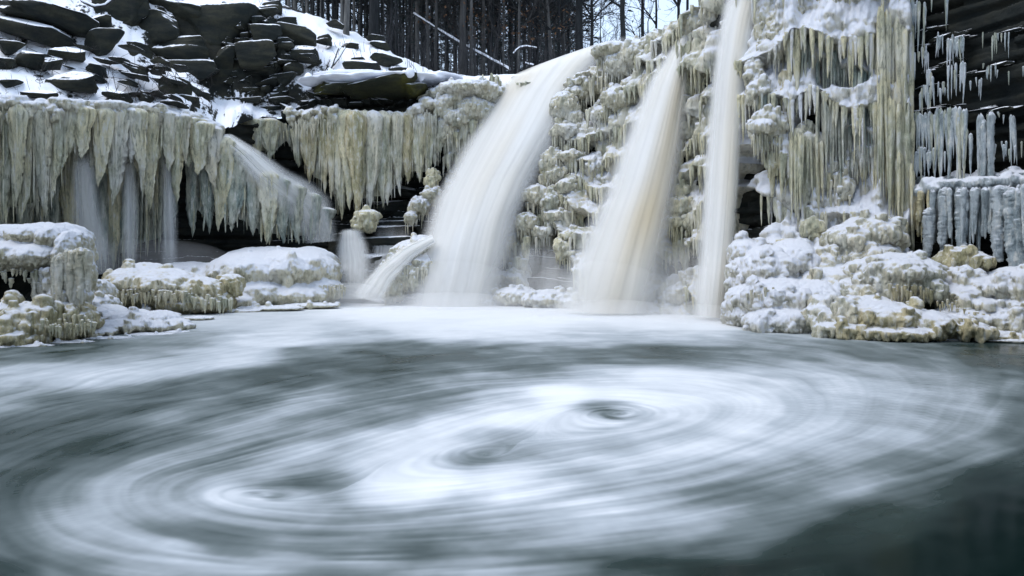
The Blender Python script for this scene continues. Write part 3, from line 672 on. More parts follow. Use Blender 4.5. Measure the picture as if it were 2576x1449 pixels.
# ------------------------------------------------------------------ icicle curtains
def curtain(label, top, bottom, d, n, rad, kinds, mats, seed, rows=3, group='icicle curtains on the rock walls', cap=290, backing=True, row_gap=0.3, jag=0.3, tips=()):
    """top/bottom: [(px, py)] profiles; d: [(px, depth)]"""
    r_ = np.random.default_rng(seed); top = np.array(top, float); bot = np.array(bottom, float); dd = np.array(d, float)
    x0, x1 = top[0, 0], top[-1, 0]; mid = (x0 + x1) / 2
    root = thing('icicle_curtain', label, 'icicles', tuple(W(mid, np.interp(mid, bot[:, 0], bot[:, 1]), np.interp(mid, dd[:, 0], dd[:, 1]))), group)
    hg = Hanger(root, cap)
    for row in range(rows):
        for k in range(n):
            px = x0 + (x1 - x0) * (k + r_.uniform(0, 1)) / n; dep = np.interp(px, dd[:, 0], dd[:, 1]) + (row - (rows - 1) / 2) * row_gap + r_.normal(0, 0.08)
            yt = np.interp(px, top[:, 0], top[:, 1]) + r_.normal(0, 3); yb = np.interp(px, bot[:, 0], bot[:, 1]) + r_.normal(0, 5)
            full = (yb - yt) * dep / F
            if full < 0.15: continue
            frac = 1.0 - jag * r_.random() ** 1.5
            if row == 0: frac *= r_.choice([1.0, 0.7, 0.45])
            L = full * frac; r = r_.uniform(*rad) * (0.55 + 0.45 * min(1, L / 2.5))
            kd = kinds[r_.integers(len(kinds))]; ty = yt + (0 if row else r_.uniform(0, 0.45) * (yb - yt) * (1 if r_.random() < .5 else 0))
            p = W(px, ty, dep); L = min(L, (yb - ty) * dep / F)
            if L > 0.12: hg.add(p, L, r, kd, mats[r_.integers(len(mats))], (r_.normal(0, 0.012), r_.normal(0, 0.015)))
    for (tx, ty, tw) in tips:
        dep = np.interp(tx, dd[:, 0], dd[:, 1]) - 0.15 + r_.uniform(-.25, .15); y0 = np.interp(tx, top[:, 0], top[:, 1]) - 4
        hg.add(W(tx, y0, dep), (ty - y0) * dep / F, tw * r_.uniform(.6, .95) * dep / F, 'drape', mats[r_.integers(len(mats))], (0, r_.normal(0, .02)))
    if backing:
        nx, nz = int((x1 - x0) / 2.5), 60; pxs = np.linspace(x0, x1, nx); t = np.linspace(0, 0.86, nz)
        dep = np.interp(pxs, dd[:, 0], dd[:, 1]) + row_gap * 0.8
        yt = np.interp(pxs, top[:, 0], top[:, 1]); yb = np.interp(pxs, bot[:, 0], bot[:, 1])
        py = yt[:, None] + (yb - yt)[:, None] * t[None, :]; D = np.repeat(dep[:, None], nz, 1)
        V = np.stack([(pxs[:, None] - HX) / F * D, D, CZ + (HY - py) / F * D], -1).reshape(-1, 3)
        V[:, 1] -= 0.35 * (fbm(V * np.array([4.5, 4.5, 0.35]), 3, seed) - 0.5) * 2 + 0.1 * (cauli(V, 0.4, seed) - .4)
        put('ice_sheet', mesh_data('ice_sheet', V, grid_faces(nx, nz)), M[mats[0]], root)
    hg.done(); return root

# big draped curtain, far left
TOPL = [(-60, 262), (0, 262), (150, 268), (300, 272), (420, 280), (470, 290), (545, 325)]
drape_bot = [(-60, 560), (20, 562), (60, 555), (100, 545), (130, 515), (160, 450), (180, 398), (210, 388), (236, 402), (262, 450), (288, 515), (300, 430), (312, 392), (330, 400), (350, 460), (367, 528), (380, 440), (400, 400), (418, 390), (432, 440), (444, 510), (458, 420), (472, 392), (500, 420), (530, 470), (545, 500)]
curtain('wide scalloped curtain of cream icicles draped under the snowy bank at far left', TOPL, drape_bot, [(-60, 26.7), (0, 27.0), (300, 28.7), (545, 30.9)],
        90, (0.025, 0.08), ('long', 'long', 'short', 'lumpy'), ('ice', 'ice', 'ice_wall'), 11, 2,
        tips=[(-30, 560, 60), (14, 560, 50), (42, 520, 44), (66, 556, 46), (96, 545, 40), (118, 470, 40), (140, 505, 46), (165, 425, 40), (190, 385, 46), (214, 400, 44), (238, 425, 46), (262, 470, 46), (288, 516, 46), (306, 420, 44), (328, 410, 40), (346, 455, 44), (367, 528, 42), (384, 430, 40), (404, 405, 40), (424, 430, 44), (443, 510, 42), (462, 410, 40), (484, 420, 44), (508, 440, 44), (530, 470, 44)])
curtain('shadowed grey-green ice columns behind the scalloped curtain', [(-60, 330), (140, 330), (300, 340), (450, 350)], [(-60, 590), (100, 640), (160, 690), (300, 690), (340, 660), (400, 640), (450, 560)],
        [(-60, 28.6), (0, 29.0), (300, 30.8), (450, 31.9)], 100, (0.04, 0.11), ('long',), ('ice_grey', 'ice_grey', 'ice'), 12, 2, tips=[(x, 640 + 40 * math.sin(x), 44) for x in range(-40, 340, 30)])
# rounded apron the side stream runs over
curtain('lumpy ice apron under the thin side stream, with a ragged lower edge', [(470, 330), (545, 330), (600, 372), (660, 425), (720, 455), (780, 482), (832, 545)],
        [(470, 560), (483, 592), (500, 560), (520, 586), (545, 560), (563, 580), (585, 555), (603, 580), (635, 592), (665, 612), (700, 612), (780, 612), (832, 606)],
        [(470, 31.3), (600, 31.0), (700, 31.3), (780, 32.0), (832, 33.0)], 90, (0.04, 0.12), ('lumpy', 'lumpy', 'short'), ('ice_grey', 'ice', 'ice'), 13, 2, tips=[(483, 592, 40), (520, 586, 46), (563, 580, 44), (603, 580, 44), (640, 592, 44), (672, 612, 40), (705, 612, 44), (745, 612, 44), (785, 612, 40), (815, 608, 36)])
curtain('short icicles in the dark notch left of the rock slab', [(560, 300), (690, 300), (760, 330)], [(560, 330), (620, 380), (690, 400), (720, 360), (760, 430)], [(560, 34.3), (760, 34.9)], 60, (0.03, 0.07), ('long', 'short'), ('ice_grey', 'ice'), 14, 2, tips=[(600, 370, 36), (640, 400, 40), (680, 405, 40), (745, 420, 26)])
curtain('dense cream icicle curtain hanging beneath the mossy rock slab', [(765, 300), (800, 284), (860, 278), (940, 280), (1020, 284), (1090, 290)],
        [(765, 430), (790, 470), (815, 485), (830, 440), (838, 500), (853, 552), (872, 520), (893, 545), (915, 535), (929, 530), (960, 528), (977, 515), (993, 500), (1012, 465), (1040, 455), (1068, 456), (1090, 420)],
        [(765, 34.4), (900, 34.3), (1090, 34.9)], 90, (0.025, 0.08), ('long', 'long', 'short', 'lumpy'), ('ice', 'ice', 'ice_wall', 'ice_tan'), 15, 2, tips=[(782, 460, 34), (812, 486, 30), (838, 500, 30), (856, 552, 36), (878, 525, 34), (895, 546, 34), (918, 532, 30), (938, 530, 36), (962, 520, 34), (980, 514, 34), (1000, 490, 34), (1025, 460, 36), (1050, 458, 40), (1075, 440, 36)])

def brow(label, line, mat, seed, size=(10, 20)):
    r_ = np.random.default_rng(seed); pr = []; ln = np.array(line, float)
    for px in np.arange(ln[0, 0], ln[-1, 0], 9):
        y = np.interp(px, ln[:, 0], ln[:, 1]); d = np.interp(px, ln[:, 0], ln[:, 2]); sz = r_.uniform(*size)
        pr.append(B(px + r_.uniform(-5, 5), y + r_.uniform(-8, 8), d + r_.uniform(-.1, .3), sz, sz * r_.uniform(.6, 1.1), r_.uniform(.3, .7)))
        if r_.random() < .3: pr.append(B(px, y + r_.uniform(8, 34), d - .12, sz * .6, sz * r_.uniform(.8, 1.6), .25))
    c = W(float(ln[:, 0].mean()), float(ln[:, 1].mean()), float(ln[:, 2].mean()))
    root = thing('snow_brow', label, 'snow', tuple(c)); put('snow_lump', fuse(pr, 0.05, 60, (.05, .14), seed, ((.4, .08), (.15, .06), (.07, .03))), M[mat], root)
    hg = Hanger(root, 120)
    for k in range(60):
        px = r_.uniform(ln[0, 0], ln[-1, 0]); y = np.interp(px, ln[:, 0], ln[:, 1]) + r_.uniform(4, 26); d = np.interp(px, ln[:, 0], ln[:, 2]) - .3
        hg.add(W(px, y, d), r_.uniform(.2, .9), r_.uniform(.02, .05), 'short', 'ice_wall')
    hg.done()
brow('broken snow crust along the top of the scalloped icicle curtain', [(-60, 262, 26.6), (150, 264, 27.7), (300, 272, 28.6), (420, 282, 29.8), (480, 296, 30.4), (550, 326, 30.9)], 'ice_snowy', 801)
brow('snow lumps where the cream icicle curtain meets the slab', [(735, 292, 34.4), (800, 284, 34.3), (860, 280, 34.3)], 'ice_snowy', 802, (7, 13))
brow('snow-filled corner between the rock slab and the ice shoulder', [(1040, 285, 34.6), (1080, 268, 34.7), (1130, 250, 34.9), (1180, 240, 35.0)], 'ice_snowy', 803, (12, 24))

# sparse icicles on the dark shale wall at far right
sh = thing('wall_icicles', 'separate pale icicles hanging from ledges of the dark shale wall at far right', 'icicles', tuple(W(2430, 440, 19.6)), 'icicle curtains on the rock walls')
hs = Hanger(sh, 290)
def dwall(px): return float(np.interp(px, [2290, 2330, 2576], [21.0, 20.8, 18.6]))
r_ = np.random.default_rng(77)
for (a, b, y, n, L, rr) in [(2292, 2335, 0, 14, (0.3, 1.7), (.03, .06)), (2340, 2400, -20, 5, (.2, .9), (.02, .04)), (2300, 2340, 120, 8, (.2, .8), (.02, .04)), (2352, 2372, 80, 5, (.3, .7), (.02, .035)),
                            (2385, 2432, 92, 16, (.3, .85), (.025, .045)), (2310, 2340, 220, 9, (.3, .9), (.02, .045)), (2330, 2350, 180, 6, (.4, .8), (.03, .05)), (2380, 2430, 160, 12, (.4, 1.0), (.02, .04)),
                            (2355, 2385, 210, 8, (.2, .55), (.02, .035)), (2450, 2576, 80, 9, (.15, .7), (.015, .03)), (2460, 2576, 165, 10, (.1, .4), (.015, .03)), (2440, 2470, 190, 4, (.2, .6), (.02, .03)),
                            (2296, 2330, 285, 16, (.6, 1.3), (.03, .06)), (2335, 2395, 275, 16, (.8, 1.9), (.04, .075)), (2395, 2432, 272, 10, (1.0, 2.1), (.045, .08)), (2460, 2480, 280, 4, (1.6, 2.0), (.05, .08)),
                            (2300, 2380, 375, 26, (.3, .9), (.03, .06)), (2480, 2530, 280, 8, (.08, .25), (.015, .03)), (2490, 2576, 360, 10, (.1, .5), (.02, .04)), (2540, 2576, 290, 4, (.6, 1.4), (.03, .05)), (2420, 2445, 330, 5, (.6, 1.2), (.04, .06))]:
    for k in range(n):
        px = r_.uniform(a, b); hs.add(W(px, y + r_.uniform(-8, 14), dwall(px) - 0.35), r_.uniform(*L), r_.uniform(*rr), 'long' if r_.random() < .6 else 'short', 'ice_rime' if r_.random() < .75 else 'ice_grey', (0, r_.normal(-0.03, 0.03)))
hs.done()
for k, (px, py, w) in enumerate([(2400, 92, 60), (2415, 100, 40), (2365, 100, 40), (2320, 120, 50), (2350, 75, 50), (2330, 222, 40), (2395, 160, 70), (2310, 285, 50), (2370, 275, 90), (2520, 165, 60), (2470, 280, 40), (2440, 190, 50), (2345, 180, 40), (2520, 280, 60), (2540, 80, 40)]):
    for q in range(3):
        rock_piece(px + (q - 1) * w * .3 + random.uniform(-6, 6), py - 3 - (q - 1) * w * .04 + random.uniform(-3, 3), w * random.uniform(.25, .45), random.uniform(5, 11), dwall(px) - 0.15, random.uniform(-9, -2), 'rock', cliff, 0.6, yaw=random.uniform(5, 40), name='rock_ledge')

# ribbed rime columns under the snowy shelf at far right
rb = thing('ribbed_ice_columns', 'ribbed white ice columns standing under the snowy shelf at far right', 'icicles', tuple(W(2440, 690, 18.4)), 'icicle curtains on the rock walls')
def dsh(px): return float(np.interp(px, [2295, 2576, 2700], [20.3, 17.6, 16.6]))
shelf = []
for px in np.arange(2300, 2680, 17):
    yy = np.interp(px, [2300, 2400, 2480, 2576], [480, 465, 462, 455]); shelf.append(B(px + r_.uniform(-6, 6), yy + r_.uniform(-5, 8), dsh(px) + 0.35, 18, 15, 0.75)); shelf.append(B(px, yy - 10 + r_.uniform(-6, 4), dsh(px) + 0.95, 20, 12, 0.6))
put('snowy_shelf', fuse(shelf, 0.045, 60, (0.06, 0.16), 71, ((0.3, 0.05), (0.14, 0.04))), M['ice_rime'], rb)
hr = Hanger(rb, 280)
for k in range(60):
    px = 2300 + 380 * (k + r_.uniform(-.5, .5)) / 59; yy = np.interp(px, [2300, 2400, 2480, 2576], [480, 470, 470, 462]); yb = np.interp(px, [2300, 2380, 2440, 2500, 2576], [640, 690, 690, 660, 690])
    dep = dsh(px) + r_.uniform(-.25, .25); L = (yb - yy) * dep / F * r_.uniform(.75, 1.05)
    hr.add(W(px, yy, dep), L * r_.uniform(.6, 1), r_.uniform(.03, .085), ('ribbed', 'ribbed', 'lumpy', 'long')[r_.integers(4)], 'ice_rime' if px > 2345 else 'ice_tan', (r_.normal(0, .02), r_.normal(0, .02)))
for px, y0, y1, r in [(2476, 300, 470, .075), (2492, 280, 470, .09), (2545, 470, 700, .17), (2562, 470, 705, .13), (2515, 465, 660, .16), (2420, 470, 640, .16), (2378, 470, 620, .15), (2340, 520, 660, .16)]:
    dep = dsh(px) - .15 if y0 > 400 else dsh(px) + .5
    hr.add(W(px, y0, dep), (y1 - y0) * dep / F, r, 'ribbed', 'ice_rime', (0, -0.03))
hr.done()

# ------------------------------------------------------------------ ice mounds along the water
def mound(label, prims, mat, voxel, knobs, kr, seed, det=((0.42, 0.08), (0.17, 0.055), (0.075, 0.022)), drip=0.05, name='ice_mound', skirts=(), smat='ice'):
    c = np.mean([p[0] for p in prims], 0)
    root = thing(name, label, 'ice mound', (float(c[0]), float(c[1]), 0.0), 'ice mounds on the shore')
    put('ice_mass', fuse(prims, voxel, knobs, kr, seed, det, drip), M[mat], root)
    if skirts:
        hg = Hanger(root, 200)
        for s_ in skirts: skirt(hg, *s_[:6], s_[6], s_[7], s_[8] if len(s_) > 8 else 'short', s_[9] if len(s_) > 9 else smat, 0.06, seed)
        hg.done()
    return root

mound('tall pale ice heap with a knobbly crown below the right-hand ice wall', [B(2180, 590, 20.2, 62, 50, 1.0), B(2130, 610, 20.2, 50, 50, 1.0), B(2215, 600, 20.3, 45, 52, .9), B(2170, 650, 20.2, 90, 50, 1.2), B(2060, 680, 20.4, 60, 60, 1.1), B(2100, 720, 20, 120, 60, 1.4)],
      'ice_wall', 0.035, 150, (0.06, 0.17), 501, skirts=[(2100, 2250, 640, 640, 19.4, 16, (.1, .3), (.02, .05))])
mound('white snow-blasted ice slope at the foot of the tallest waterfall', [B(1930, 690, 20.8, 70, 75, 1.3), B(1990, 660, 20.9, 60, 60, 1.2), B(1960, 760, 19.8, 100, 65, 1.3), B(2040, 760, 19.3, 70, 60, 1.2), B(1890, 770, 20.2, 60, 60, 1.0), B(1980, 810, 19.0, 110, 40, 1.0), B(1870, 640, 22.0, 40, 40, .9), B(1870, 700, 21.6, 40, 60, .9), B(1865, 790, 20.6, 40, 50, .8), B(2080, 800, 18.7, 60, 40, .8)],
      'ice_blast', 0.036, 200, (0.06, 0.18), 502, skirts=[(1880, 1960, 730, 730, 18.9, 12, (.1, .35), (.02, .05))], smat='ice_wall')
mound('big rounded ice dome fringed with short tan icicles on the right shore', [B(2240, 690, 18.7, 90, 55, 1.3), B(2180, 700, 18.9, 60, 50, 1.2), B(2290, 690, 18.6, 60, 48, 1.1), B(2300, 720, 18.4, 50, 40, 1.0), B(2200, 730, 18.7, 60, 42, 1.1), B(2140, 740, 18.8, 40, 44, .9)],
      'ice_wall', 0.033, 110, (0.07, 0.18), 503, skirts=[(2240, 2345, 725, 722, 17.5, 26, (.2, .4), (.025, .06), 'short', 'ice_tan'), (2120, 2200, 740, 745, 17.8, 12, (.15, .35), (.025, .05))])
mound('low spreading tan ice tongue at the water edge of the right shore', [B(2220, 800, 17.3, 90, 42, 1.2), B(2160, 800, 17.6, 60, 45, 1.0), B(2300, 810, 17.2, 90, 34, 1.2), B(2380, 825, 17.2, 90, 24, 1.2), B(2260, 835, 16.8, 110, 20, .9), B(2120, 830, 17.3, 60, 22, .7), B(2460, 840, 17.2, 110, 16, 1.1), B(2180, 780, 18.0, 70, 40, 1.0)],
      'ice_tan', 0.033, 90, (0.06, 0.16), 504, det=((0.4, 0.09), (0.15, 0.05)))
mound('pair of small upright ice knobs at the water edge of the right shore', [B(2060, 800, 17.9, 30, 36, .6), B(2062, 770, 18.2, 26, 30, .6), B(2108, 805, 17.6, 32, 34, .6), B(2085, 828, 17.3, 34, 16, .5)], 'ice_wall', 0.035, 30, (0.07, 0.18), 505)
mound('stepped snowy ice ledges descending to the water at far right', [B(2400, 690, 18.6, 50, 22, .9), B(2440, 712, 18.3, 80, 22, .9), B(2400, 740, 18.1, 70, 26, .9), B(2500, 730, 17.8, 80, 26, .9), B(2560, 700, 17.6, 60, 30, .9), B(2460, 765, 17.8, 90, 24, .9), B(2560, 770, 17.4, 80, 28, .9), B(2520, 800, 17.3, 90, 24, .8), B(2600, 810, 17, 70, 30, .8), B(2430, 800, 17.6, 100, 28, .9), B(2640, 720, 17, 80, 70, .9)],
      'ice_snowy', 0.036, 160, (0.06, 0.18), 506, det=((0.3, 0.07), (0.13, 0.05)), skirts=[(2360, 2450, 755, 780, 17.2, 18, (.1, .25), (.02, .04), 'short', 'ice_tan'), (2430, 2520, 790, 800, 16.9, 16, (.1, .25), (.02, .04), 'short', 'ice_tan')])
mound('tan ice bulge hanging among the ribbed columns at far right', [B(2410, 645, 18.7, 42, 24, .5), B(2445, 655, 18.4, 34, 22, .5), B(2380, 660, 18.8, 26, 24, .5)], 'ice_tan', 0.035, 40, (.05, .13), 507)
mound('flat snowy ice rim along the water at far right', [B(2400, 852, 16.9, 120, 6, .5), B(2520, 850, 16.8, 110, 7, .9), B(2300, 850, 17.1, 80, 5, .5), B(2190, 843, 17.6, 80, 4, .4), B(2640, 845, 16.5, 110, 9, 1.0), B(2090, 838, 18.1, 60, 4, .35)], 'ice_snowy', 0.03, 60, (.04, .09), 508, det=((.2, .03), (.1, .02)), drip=0)

# left shore
blk = mound('snow-capped ice block with a dark hollow at the left edge', [B(-60, 615, 18.2, 110, 44, 1.3), B(40, 606, 18.2, 100, 42, 1.3), B(120, 596, 18.0, 70, 36, 1.2), B(165, 600, 17.6, 42, 40, 1.0), B(40, 640, 17.4, 120, 36, 1.0), B(-60, 648, 17.3, 110, 40, 1.0), B(110, 645, 17.2, 70, 34, .9), B(190, 640, 17.3, 28, 66, .8), B(192, 700, 17.1, 28, 66, .7), B(180, 745, 17.0, 38, 36, .7), B(150, 710, 17.0, 24, 50, .5), B(-130, 700, 18, 70, 90, 1.2)],
      'ice_cap', 0.03, 16, (0.04, 0.08), 601, det=((0.3, 0.03), (0.12, 0.03), (.06, .015)), drip=0.04, skirts=[(2, 90, 690, 690, 16.6, 12, (.08, .28), (.03, .06), 'lumpy'), (80, 150, 690, 680, 16.7, 12, (.5, .8), (.04, .09), 'ribbed', 'ice_snowy'), (145, 218, 640, 630, 16.45, 16, (.7, 1.2), (.05, .1), 'ribbed', 'ice_wall')])
rock_piece(30, 720, 190, 110, 18.6, 0, 'shale', blk, 1.0, name='dark_backing_rock')  # dark block added at the back of the hollow to deepen its shade
mound('row of bulbous cream ice heaps under the snow-capped block', [B(-20, 800, 16.0, 50, 34, .7), B(20, 790, 16.2, 40, 30, .7), B(60, 810, 16.0, 44, 46, .7), B(105, 790, 16.2, 34, 34, .6), B(110, 820, 16.1, 40, 36, .7), B(160, 795, 16.5, 24, 36, .6), B(165, 825, 16.5, 28, 30, .6), B(200, 790, 16.8, 22, 30, .6), B(215, 810, 16.9, 26, 32, .6), B(40, 850, 15.6, 50, 22, .5), B(0, 855, 15.6, 50, 22, .5), B(-70, 840, 15.8, 60, 40, .8), B(80, 850, 15.8, 40, 18, .5)],
      'ice_tan', 0.035, 60, (0.06, 0.17), 602, skirts=[(100, 150, 815, 815, 15.5, 14, (.1, .32), (.03, .06)), (150, 235, 800, 805, 16.0, 24, (.15, .4), (.03, .055)), (40, 100, 830, 830, 15.5, 8, (.08, .2), (.03, .05))], smat='ice')
mound('low crusted snow-and-ice bar reaching from the left shore into the pool', [B(270, 790, 19.8, 40, 24, .8), B(330, 800, 19.6, 60, 22, .8), B(400, 805, 19.8, 50, 24, .8), B(300, 820, 18.4, 70, 16, .7), B(380, 822, 18.9, 60, 14, .6), B(440, 815, 19.6, 34, 14, .6), B(240, 740, 22, 36, 40, .9), B(250, 770, 21, 40, 30, .8), B(230, 835, 17.4, 60, 10, .5), B(460, 820, 19.3, 22, 8, .4)],
      'ice_snowy', 0.035, 120, (0.05, 0.14), 603, det=((0.25, 0.06), (0.11, 0.04)))
mound('long cream ice dome with fluted sides on the left ledge', [B(350, 715, 25.6, 70, 46, 1.6), B(420, 720, 25.6, 90, 46, 1.6), B(500, 735, 25.8, 70, 40, 1.4), B(310, 730, 25.4, 40, 44, 1.1), B(560, 760, 26.0, 26, 30, .8), B(370, 690, 26.5, 60, 30, 1.2), B(480, 765, 25.4, 100, 20, 1.0)],
      'ice_tan', 0.045, 60, (0.06, 0.16), 604, skirts=[(285, 460, 735, 738, 24.1, 44, (.2, .5), (.04, .09), 'short', 'ice_tan'), (440, 585, 738, 752, 24.5, 36, (.2, .45), (.05, .1), 'short', 'ice')])
mound('broad snow-covered ice shelf beneath the apron on the left', [B(640, 690, 29.5, 120, 60, 2.2), B(740, 680, 30, 110, 56, 2.2), B(560, 700, 29.8, 100, 40, 2.0), B(680, 650, 31, 120, 30, 1.6), B(640, 740, 28.4, 90, 40, 1.3), B(740, 745, 28.8, 90, 34, 1.2), B(810, 730, 29.6, 50, 36, 1.2), B(600, 760, 27.6, 60, 24, .9), B(780, 660, 31, 70, 40, 1.4), B(480, 680, 30, 90, 22, 1.6), B(820, 690, 30, 36, 44, 1.1)],
      'ice_snowy', 0.06, 70, (0.06, 0.2), 605, det=((0.55, 0.08), (0.22, 0.045)), skirts=[(780, 868, 725, 722, 28.6, 22, (.2, .5), (.03, .07), 'short', 'ice_wall')])
mound('thin white ice rim along the left shoreline', [B(-40, 872, 15.2, 80, 3, .3), B(60, 869, 15.5, 80, 3, .3), B(160, 860, 16.2, 80, 3, .3), B(260, 850, 17.1, 80, 3, .35), B(370, 842, 18.0, 80, 3, .4), B(440, 836, 18.6, 40, 3, .35)], 'ice_cap', 0.025, 60, (.03, .06), 611, det=((.15, .02),), drip=0)
mound('round cracked ice knob on the left shelf', [B(577, 718, 26.2, 30, 30, .4), B(590, 712, 26.3, 20, 24, .4)], 'ice_tan', 0.035, 14, (.05, .12), 606)
mound('flat ice plates along the foot of the left shelf', [B(680, 775, 26.8, 90, 6, .7), B(600, 782, 26.2, 60, 6, .5), B(780, 768, 28, 80, 7, .7), B(500, 800, 22.5, 40, 5, .4)], 'ice_snowy', 0.035, 30, (.05, .1), 607, det=((.2, .03), (.1, .02)), drip=0)
mound('snowy boulder of ice with trickles in front of the widest waterfall', [B(1035, 640, 31.2, 50, 38, 1.0), B(1060, 620, 31.3, 34, 30, .9), B(1020, 690, 30.9, 60, 50, 1.1), B(1070, 680, 30.8, 44, 44, .9), B(990, 720, 30.6, 40, 40, .8)],
      'ice_wall', 0.045, 60, (0.08, 0.2), 608, skirts=[(970, 1075, 668, 672, 29.9, 34, (.3, .9), (.03, .07), 'short', 'ice_wall')])
mound('pendant ice lump below the cream curtain', [B(925, 545, 33.6, 34, 20, .6), B(905, 560, 33.5, 20, 20, .5), B(930, 568, 33.5, 16, 16, .4)], 'ice', 0.04, 30, (.06, .16), 609, skirts=[(893, 950, 565, 560, 33.2, 14, (.1, .3), (.02, .05))])

# ------------------------------------------------------------------ falling water
def water_mat():
    m, nt, nd, lk, bs = nmat('white_water'); nd.remove(bs)
    al = N(nt, 'ShaderNodeAttribute'); al.attribute_name = 'cover'; ti = N(nt, 'ShaderNodeAttribute'); ti.attribute_name = 'silt'
    col = mixc(nt, ti.outputs['Fac'], (0.83, 0.83, 0.81), (0.78, 0.66, 0.44))
    df = N(nt, 'ShaderNodeBsdfDiffuse'); tr = N(nt, 'ShaderNodeBsdfTranslucent'); mx = N(nt, 'ShaderNodeMixShader'); mx.inputs[0].default_value = 0.12
    lk.new(col, df.inputs['Color']); lk.new(col, tr.inputs['Color']); lk.new(df.outputs[0], mx.inputs[1]); lk.new(tr.outputs[0], mx.inputs[2])
    tp = N(nt, 'ShaderNodeBsdfTransparent'); m2 = N(nt, 'ShaderNodeMixShader')
    lk.new(al.outputs['Fac'], m2.inputs[0]); lk.new(tp.outputs[0], m2.inputs[1]); lk.new(mx.outputs[0], m2.inputs[2])
    lk.new(m2.outputs[0], nd['Material Output'].inputs['Surface'])
    return m
M['water'] = water_mat()

def fall(label, left, right, seed, layers=4, op=0.8, bulge=0.35, feather=0.28, silt=None, streak=0.5, freq=9, gap=0.14, name='waterfall', cat='waterfall', group='waterfalls', nu=72, nv=120, foot=0.2, head=0.0, widen=0.10):
    Lp = np.array([W(*p) for p in left]); Rp = np.array([W(*p) for p in right])
    v = np.linspace(0, 1, nv)
    def rs(P):
        s = np.linspace(0, 1, len(P)); o = np.stack([np.interp(v, s, P[:, k]) for k in range(3)], 1)
        for _ in range(nv // 10): o[1:-1] = (o[:-2] + 2 * o[1:-1] + o[2:]) / 4
        return o
    Lp, Rp = rs(Lp), rs(Rp); Vs, Fs, A, S, o = [], [], [], [], 0
    for k in range(layers):
        wd = widen * (1 + 0.6 * k / max(1, layers - 1)); u = np.linspace(-wd, 1 + wd, nu)
        U, VV = np.meshgrid(u, v, indexing='ij'); Uc = (U + wd) / (1 + 2 * wd)
        G = Lp[None] + (Rp - Lp)[None] * U[..., None]
        nz = np.stack([U.ravel() * freq, VV.ravel() * 0.9 + 3 * k, np.full(U.size, seed + k * 3.1)], 1)
        s1 = fbm(nz, 4, seed + k).reshape(U.shape); s2 = fbm(nz * np.array([3.1, 1.6, 1]), 3, seed + 50 + k).reshape(U.shape)
        out = bulge * np.sin(np.pi * np.clip(Uc, 0, 1)) * (1 - 0.25 * k) - gap * k + 0.10 * (s1 - .5) + 0.03 * (s2 - .5)
        G[..., 1] -= out
        jit = 0.10 * (fbm(np.stack([VV.ravel() * 5, U.ravel() * 2, np.full(U.size, k * 9.0)], 1), 3, seed + 7).reshape(U.shape) - .5)
        ed = sstep(0, feather, Uc + jit) * sstep(0, feather, 1 - Uc + jit)
        a = op * ed * (1 - streak * sstep(0.3, 0.75, s1) * 0.6 - 0.18 * (s2 - .5))
        if k == layers - 1: a = op * ed ** 1.3 * (1 - 0.25 * streak * sstep(.4, .7, s1))
        if foot: a = a * (1 - 0.5 * sstep(1 - foot, 1, VV))
        if head: a = a * sstep(0, head, VV)
        sl = 0.03 + 0.2 * (s1 - 0.45)
        if silt:
            for (u0, uw, v0, v1, amt) in silt:
                sl = sl + 0.62 * amt * np.exp(-((Uc - u0 - 0.06 * (s2 - .5)) / uw) ** 2) * sstep(v0 - .12, v0 + .12, VV) * sstep(v1 + .15, v1 - .15, VV)
        Vs.append(G.reshape(-1, 3)); Fs.append(grid_faces(nu, nv) + o); o += nu * nv; A.append(np.clip(a, 0, 1).ravel()); S.append(np.clip(sl, 0, 1).ravel())
    me = mesh_data(name, np.concatenate(Vs), np.concatenate(Fs), True, {'cover': np.concatenate(A), 'silt': np.concatenate(S)})
    return tag(put(name, me, M['water']), label, cat, group)

fall('widest waterfall, pouring down leftwards over the lip nearest the woods',
     [(1272, 198, 35.6), (1235, 270, 34.6), (1160, 400, 33.2), (1105, 500, 32.2), (1062, 640, 30.6), (1030, 772, 29.6)],
     [(1560, 95, 32.2), (1470, 190, 32.2), (1405, 320, 31.6), (1340, 430, 31.2), (1290, 540, 30.6), (1240, 772, 29.2)], 900, 6, 0.8, 0.5, 0.34,
     [(0.25, 0.2, 0.0, 0.2, 0.5), (0.7, 0.15, 0.0, 0.25, 0.35), (0.45, 0.12, 0.3, 0.7, 0.35), (0.7, .1, .5, .95, .25)], 0.35, 10, nu=96)
fall('tan-cored waterfall plunging from the middle of the lip',
     [(1702, 92, 28.2), (1640, 200, 27.6), (1585, 330, 27.0), (1530, 480, 26.2), (1470, 620, 25.4), (1405, 786, 24.6)],
     [(1742, 92, 27.9), (1728, 230, 27.0), (1712, 380, 26.3), (1690, 500, 25.7), (1665, 640, 25.0), (1645, 790, 24.3)], 920, 6, 0.8, 0.5, 0.42,
     [(0.68, 0.18, 0.12, 0.78, 0.95), (0.55, 0.22, 0.6, 1.2, 0.55), (0.3, .1, 0, .3, .2)], 0.3, 6)
fall('tallest waterfall, a straight narrow column nearest the snowy ice wall',
     [(1855, -90, 23.6), (1822, 60, 23.4), (1802, 200, 23.2), (1790, 350, 23.1), (1778, 520, 22.8), (1768, 650, 22.6), (1752, 796, 22.2)],
     [(1945, -90, 22.9), (1900, 50, 22.9), (1876, 200, 22.8), (1864, 350, 22.6), (1853, 520, 22.4), (1842, 650, 22.4), (1826, 800, 22.1)], 940, 6, 0.8, 0.35, 0.4,
     [(0.55, 0.22, 0.0, 0.6, 0.65), (0.7, 0.25, 0.55, 1.2, 0.65)], 0.3, 5)
